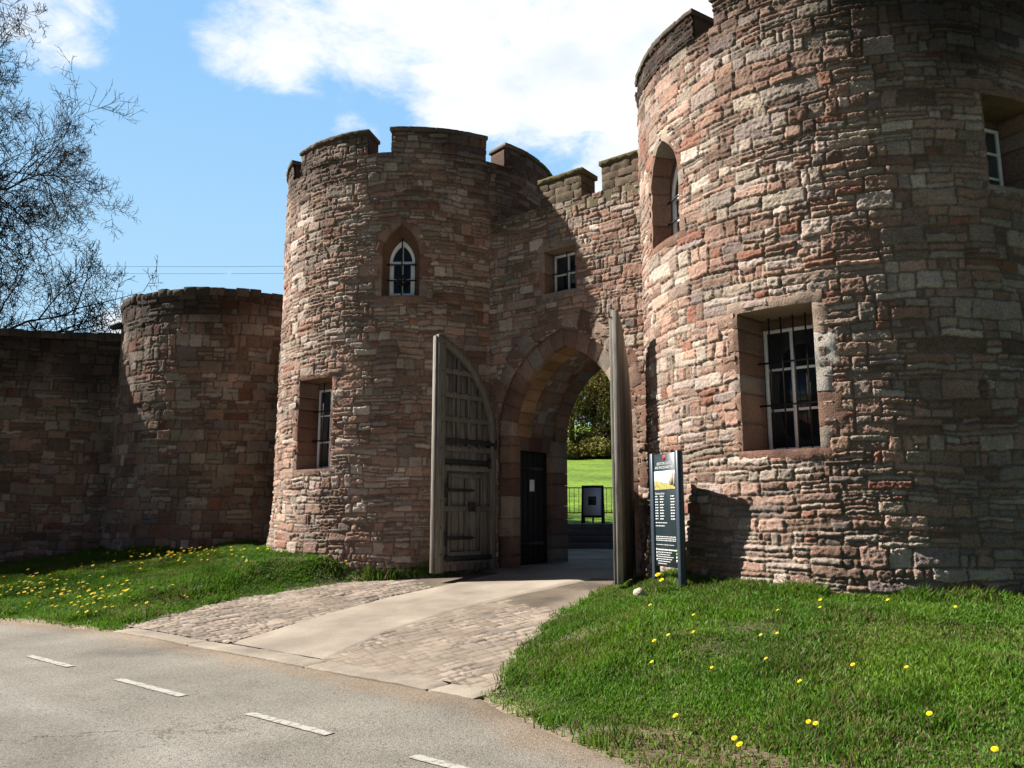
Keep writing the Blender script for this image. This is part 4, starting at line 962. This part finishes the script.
def lettering(txt, size, x, z, align, mat, name='lettering', width=None):
    cu = bpy.data.curves.new(name, 'FONT'); cu.body = txt; cu.size = size; cu.align_x = align; cu.extrude = .001; cu.resolution_u = 3
    tmp = bpy.data.objects.new('tmp', cu); COL.objects.link(tmp); bpy.context.view_layer.update()
    me = bpy.data.meshes.new_from_object(tmp.evaluated_get(bpy.context.evaluated_depsgraph_get())); bpy.data.objects.remove(tmp)
    co = np.empty(len(me.vertices) * 3, np.float32); me.vertices.foreach_get('co', co); co = co.reshape(-1, 3).astype(float)
    if width: 
        wx = co[:, 0].max() - co[:, 0].min(); co[:, 0] *= width / wx
    V = fsn(np.stack([co[:, 0] + x, co[:, 1] + z, co[:, 2] + .0145], -1)) - wloc(pan)
    me.vertices.foreach_set('co', V.astype(np.float32).ravel()); me.materials.clear(); me.materials.append(mat); me.update()
    o = bpy.data.objects.new(name, me); obj_link(o, pan); return o
mb = MB(); mb.box((cx - .028, ZT - .085, .0125), (cx + .028, ZT - .02, .016), fsn); mb.build('emblem', M_RED, pan)
lettering('BEESTON CASTLE', .05, cx, ZT - .145, 'CENTER', M_LET, width=(x1 - x0) * .72)
lettering('AND WOODLAND PARK', .05, cx, ZT - .195, 'CENTER', M_LET, width=(x1 - x0) * .92)
lettering('Opening times', .042, x0 + .005, 1.835, 'LEFT', M_LET)
mb = MB(); mb.box((x0, 1.895, .0125), (x1, 2.135, .016), fsn); ph = mb.build('photo', plain('photo_sky', (.55, .62, .68), .5, .3, namp=.1, nscale=9), pan)
mb = MB(); xs = np.linspace(x0 + .006, x1 - .006, 14); zt_ = 1.99 + .02 * np.sin(xs * 11) + .02 * (xs - x0); V = np.concatenate([np.stack([xs, np.full(14, 1.899), np.full(14, .0175)], -1), np.stack([xs, zt_, np.full(14, .0175)], -1)]); mb.add(fsn(V), [(i, i + 1, 15 + i, 14 + i) for i in range(13)]); mb.build('photo_hill', plain('photo_meadow', (.30, .27, .08), .6, .3, namp=.4, nscale=25), pan)
mb = MB(); mb.box((x1 - .14, 1.95, .0185), (x1 - .05, 2.10, .0195), fsn); mb.box((x1 - .045, 1.93, .0185), (x1 - .008, 2.09, .0195), fsn); mb.build('photo_ruin', plain('photo_stone', (.33, .27, .2), .6, .3, namp=.4, nscale=40), pan)
mb = MB(); rr = random.Random(3)
def dashes(xa, xb, z, h=.012):
    mb = MB(); x = xa
    while x < xb - .01:
        w = min(rr.uniform(.012, .05), xb - x); mb.box((x, z, .0125), (x + w, z + h, .0145), fsn); x += w + .008
    mb.build('text_line', M_LET, pan)
for i in range(9):
    z = 1.80 - i * .036; dashes(x0 + .005, x0 + .08, z, .016); dashes(x0 + .13, x0 + .23, z, .016); dashes(x1 - .13, x1 - .03, z, .016)
dashes(x0 + .005, x0 + .30, 1.465); dashes(x0 + .005, x0 + .24, 1.425)
for i in range(3): dashes(x0 + .005, x1 - .01, 1.29 - i * .024, .011)
dashes(x0 + .005, x1 - .06, 1.19, .008)
for i in range(6): dashes(x0 + .045, x1 - (.02 if i == 0 else .1 + .04 * (i % 3)), 1.12 - i * .028, .02 if i == 0 else .011)
dashes(x0 + .045, x0 + .26, .95, .011)
for i in range(4):
    mb = MB(); mb.box((x0 + .002, 1.115 - i * .042, .0125), (x0 + .028, 1.145 - i * .042, .015), fsn); mb.build('pictogram', M_LET, pan)
    mb = MB(); mb.box((x1 - .028, 1.115 - i * .042, .0125), (x1 - .002, 1.145 - i * .042, .015), fsn); mb.build('pictogram', M_GRN if i in (0, 1) else M_LET, pan)
mb = MB(); pts = rng.normal(0, 1, (40, 3)); th, ph_ = np.meshgrid(np.linspace(0, 2 * PI, 12, endpoint=False), np.linspace(.15, PI - .15, 7))
rr_ = .062 * (1 + .35 * (vnoise(th * 1.3, ph_ * 2, 4) - .5)); V = np.stack([rr_ * np.cos(th) * np.sin(ph_) * 1.1, rr_ * np.sin(th) * np.sin(ph_), rr_ * np.cos(ph_)], -1).reshape(-1, 3) + np.array([-4.83, 8.66, float(land(-4.83, 8.66)) + .06])
mb.add(V, [(i * 12 + j, i * 12 + (j + 1) % 12, (i + 1) * 12 + (j + 1) % 12, (i + 1) * 12 + j) for i in range(6) for j in range(12)], None, (.45, .38, .29))
tag(mb.build('stone', M_ASHLAR, smooth=True), 'pale loose stone lying in the grass just left of the visitor sign', 'stone')

# ------------------------------------------------------------------ grass and flowers
def blocked(x, y):
    return (np.hypot(x - CL[0], y - CL[1]) < TR + .12) | (np.hypot(x - CR[0], y - CR[1]) < TR + .12) | (np.hypot(x - CB[0], y - CB[1]) < RB + .1) | (y > 12.6) | ((x < -19.5) & ((x + 23.6) * .8 - (y - 4.4) * .6 < .1))
def grass(name, n, box, seed, side, hmul):
    r = np.random.default_rng(seed); x = r.uniform(box[0], box[1], n); y = r.uniform(box[2], box[3], n)
    l, rt = lawn_mask(x + r.normal(0, .06, n), y + r.normal(0, .05, n)); m = (l if side < 0 else rt) & ~blocked(x, y)
    e = (np.minimum(edge_l(y) - x, y - pl(x, FRONT_L)) if side < 0 else np.minimum(x - edge_r(y), y - pl(x, FRONT_R)))
    b = fbm(x * .9, y * .9, 5, 4); patch = fbm(x * 2.3, y * 2.3, 51, 3)
    p = sm(e, -.1, .35) * (1 - .35 * sm(b, .6, .7)) * (.6 + .7 * sm(patch, .3, .6)); 
    if side > 0: p = p * (1 - .78 * sm(worn_earth(x, y), .2, .6))
    m &= r.random(n) < p
    # nearer than ~6 m the view is denser: keep all; thin far ones
    x, y, b = x[m], y[m], b[m]; n = len(x); z = land(x, y) - .01
    tuft = fbm(x * 1.6, y * 1.6, 61, 3); hh = hmul * (.055 + .09 * sm(tuft, .35, .75)) * r.uniform(.5, 1.4, n)
    nearwall = np.minimum(np.minimum(np.hypot(x - CL[0], y - CL[1]) - TR, np.hypot(x - CR[0], y - CR[1]) - TR), np.hypot(x - CB[0], y - CB[1]) - RB)
    hh *= 1 + .8 * sm(.45 - nearwall, 0, .35)
    a = r.uniform(0, 6.283, n); w = (.0035 + .0016 * np.hypot(x, y) / 5) * r.uniform(.7, 1.4, n)
    d = np.hypot(x, y)
    ln = hh * r.uniform(.1, .9, n); b2 = r.uniform(0, 6.283, n)
    ca, sa = np.cos(a) * w, np.sin(a) * w; lx, ly = np.cos(b2) * ln, np.sin(b2) * ln
    V = np.empty((n, 5, 3))
    V[:, 0] = np.stack([x - ca, y - sa, z], -1); V[:, 1] = np.stack([x + ca, y + sa, z], -1)
    V[:, 2] = np.stack([x - ca * .7 + lx * .35, y - sa * .7 + ly * .35, z + hh * .6], -1); V[:, 3] = np.stack([x + ca * .7 + lx * .35, y + sa * .7 + ly * .35, z + hh * .6], -1)
    V[:, 4] = np.stack([x + lx, y + ly, z + hh * .97], -1)
    base = np.arange(n)[:, None] * 5
    Q = base + np.array([[0, 1, 3, 2]]); T = base + np.array([[2, 3, 4]])
    g1 = np.array((.055, .155, .009)); g2 = np.array((.135, .235, .014)); g3 = np.array((.17, .15, .055))
    k = np.clip(fbm(x * .7, y * .7, 71, 3) * 1.3 - .25 + r.normal(0, .22, n), 0, 1)[:, None]; c = g1 * (1 - k) + g2 * k
    dry = (r.random(n) < .07 + .30 * sm(fbm(x * 1.3, y * 1.3, 58, 4), .48, .66))[:, None]; c = np.where(dry, g3 * r.uniform(.7, 1.1, (n, 1)), c) * r.uniform(.7, 1.3, (n, 1)) * (.72 + .56 * fbm(x * 2.1, y * 2.1, 59, 4))[:, None]
    o = mesh_np(name, V.reshape(-1, 3), [Q, T], M_LEAF, None, np.repeat(c, 5, 0)); tag(o, kind='stuff'); return o
grass('grass', 900000, (-7, 6.5, 3.2, 11), 81, 1, .62)
o = grass('grass', 700000, (-24, -9.2, 4.5, 12), 82, -1, .68)

def flower_mesh(small):
    mb = MB(); n = 18 if not small else 10
    for ring, (r_, e, m) in enumerate(((.022, .15, n), (.016, .6, n - 4), (.009, 1.0, n - 8))):
        for i in range(max(m, 4)):
            a = i * 6.283 / max(m, 4) + ring * .2; w = .2; c = np.array((.80, .52 + .06 * (i % 3), .012))
            p = lambda rr, aa, z: (rr * math.cos(aa), rr * math.sin(aa), z)
            mb.add([p(.002, a, 0), p(r_ * .7, a - w, r_ * e * .7), p(r_, a, r_ * e), p(r_ * .7, a + w, r_ * e * .7)], [(0, 1, 2, 3)], None, c)
    return mb
def stem_mb(h):
    mb = MB(); mb.tube([(0, 0, 0), (.004, 0, h * .5), (0, 0, h)], (.003, .0028, .0025), 5, np.array((.11, .17, .05))); return mb
RIGHT_FLOWERS = [(-2.77, 5.45, 1.5, 'yellow dandelion flowering in the grass of the right bank'),
    (-2.24, 5.23, 1.3, 'yellow dandelion flowering in the grass of the right bank'),
    (-2.16, 5.12, 1.4, 'yellow dandelion flowering in the grass of the right bank'),
    (-2.16, 6.3, 1.3, 'yellow dandelion flowering in the grass of the right bank'),
    (-1.91, 5.7, 1.2, 'yellow dandelion flowering in the grass of the right bank'),
    (-1.86, 5.69, 1.2, 'yellow dandelion flowering in the grass of the right bank'),
    (-1.23, 6.04, 1.3, 'yellow dandelion flowering in the grass of the right bank'),
    (-1.89, 6.74, 1.2, 'yellow dandelion flowering in the grass of the right bank'),
    (-1.53, 6.86, 1, 'yellow dandelion flowering in the grass of the right bank'),
    (-3.7, 6.89, 1.3, 'yellow dandelion flowering in the grass of the right bank'),
    (-3.64, 7.06, 1.2, 'yellow dandelion flowering in the grass of the right bank'),
    (-3.49, 6.45, 1.1, 'yellow dandelion flowering in the grass of the right bank'),
    (-2.93, 6.44, 1, 'yellow dandelion flowering in the grass of the right bank'),
    (-2.57, 6.71, 1.0, 'yellow dandelion flowering in the grass of the right bank'),
    (-2.69, 7.32, 1, 'yellow dandelion flowering in the grass of the right bank'),
    (-2.81, 7.24, 1, 'yellow dandelion flowering in the grass of the right bank'),
    (-2.97, 8.13, 0.9, 'yellow dandelion flowering in the grass of the right bank'),
    (-4.83, 9.14, 2.4, 'yellow dandelion flowering in the grass of the right bank'),
    (-2.72, 8.69, 1.2, 'yellow dandelion flowering in the grass of the right bank'),
    (-2.14, 9.01, 1.2, 'yellow dandelion flowering in the grass of the right bank'),
    (-0.82, 5.68, 1.3, 'yellow dandelion flowering in the grass of the right bank'),
    (-2.64, 8.41, 1, 'yellow dandelion flowering in the grass of the right bank'),
    (-3.68, 7.7, 1, 'yellow dandelion flowering in the grass of the right bank'),
    (-4.3, 7.94, 1.2, 'yellow dandelion flowering in the grass of the right bank'),
    (-4.66, 8.91, 2.0, 'yellow dandelion flowering in the grass of the right bank'),
    (-3.07, 9.85, 1.2, 'yellow dandelion flowering in the grass of the right bank'),
    (-1.53, 9.04, 1.1, 'yellow dandelion flowering in the grass of the right bank'),
    (-3.45, 7.2, 1, 'yellow dandelion flowering in the grass of the right bank')]
proto = None
for i, (x, y, sc, lab) in enumerate(RIGHT_FLOWERS):
    z = float(land(x, y)) + .02; h = .085
    if proto is None:
        proto = thing('dandelion', (x, y, z), lab, 'flower', 'dandelions on the right bank')
        sm_ = stem_mb(h); stem = sm_.build('stem', M_FLOWER); stem.parent = proto
        fo = flower_mesh(False).build('flower_head', M_FLOWER); fo.parent = proto; fo.location = (0, 0, h); fo.rotation_euler = (.5, -.25, 0)
        t = proto
    else:
        t = proto.copy(); COL.objects.link(t); t.location = (x, y, z); t['label'] = lab
        for ch in list(proto.children):
            c = ch.copy(); COL.objects.link(c); c.parent = t
    t.scale = (sc * .78,) * 3; t.rotation_euler = (0, 0, random.uniform(-.6, .6))
lm = flower_mesh(True); lm.V = [v + (0, 0, .09) for v in lm.V]; st_ = stem_mb(.09)
for v, q, tt, c in [(np.concatenate(st_.V), st_.Q, st_.T, np.concatenate(st_.C))]: lm.add(v, q[0], tt[0] if tt else None, c)
lf = None; r = random.Random(12); cnt = 0
while cnt < 260:
    k = r.random()
    if k < .36: x, y = r.gauss(-15.6, 1.5), r.gauss(8.7, .3)
    elif k < .68: x, y = r.gauss(-15.6, 1.3), r.gauss(6.2, .35)
    elif k < .84: x, y = r.gauss(-12.9, .5), r.gauss(6.0, .35)
    else: x, y = r.uniform(-18, -10.6), r.uniform(6.2, 9.6)
    if not (x < edge_l(y) - .15 and y > float(pl(x, FRONT_L)) + .2) or bool(blocked(np.array(x), np.array(y))): continue
    if lf is None: lf = o = lm.build('dandelion', M_FLOWER)
    else: o = lf.copy(); COL.objects.link(o)
    o.location = (x, y, float(land(x, y)) + .03); s_ = r.uniform(.9, 1.6); o.scale = (s_,) * 3; o.rotation_euler = (r.uniform(.1, .5), r.uniform(-.3, .1), r.random() * .8)
    tag(o, 'small yellow dandelion in the lawn left of the drive', 'flower', 'dandelions on the left lawn'); cnt += 1
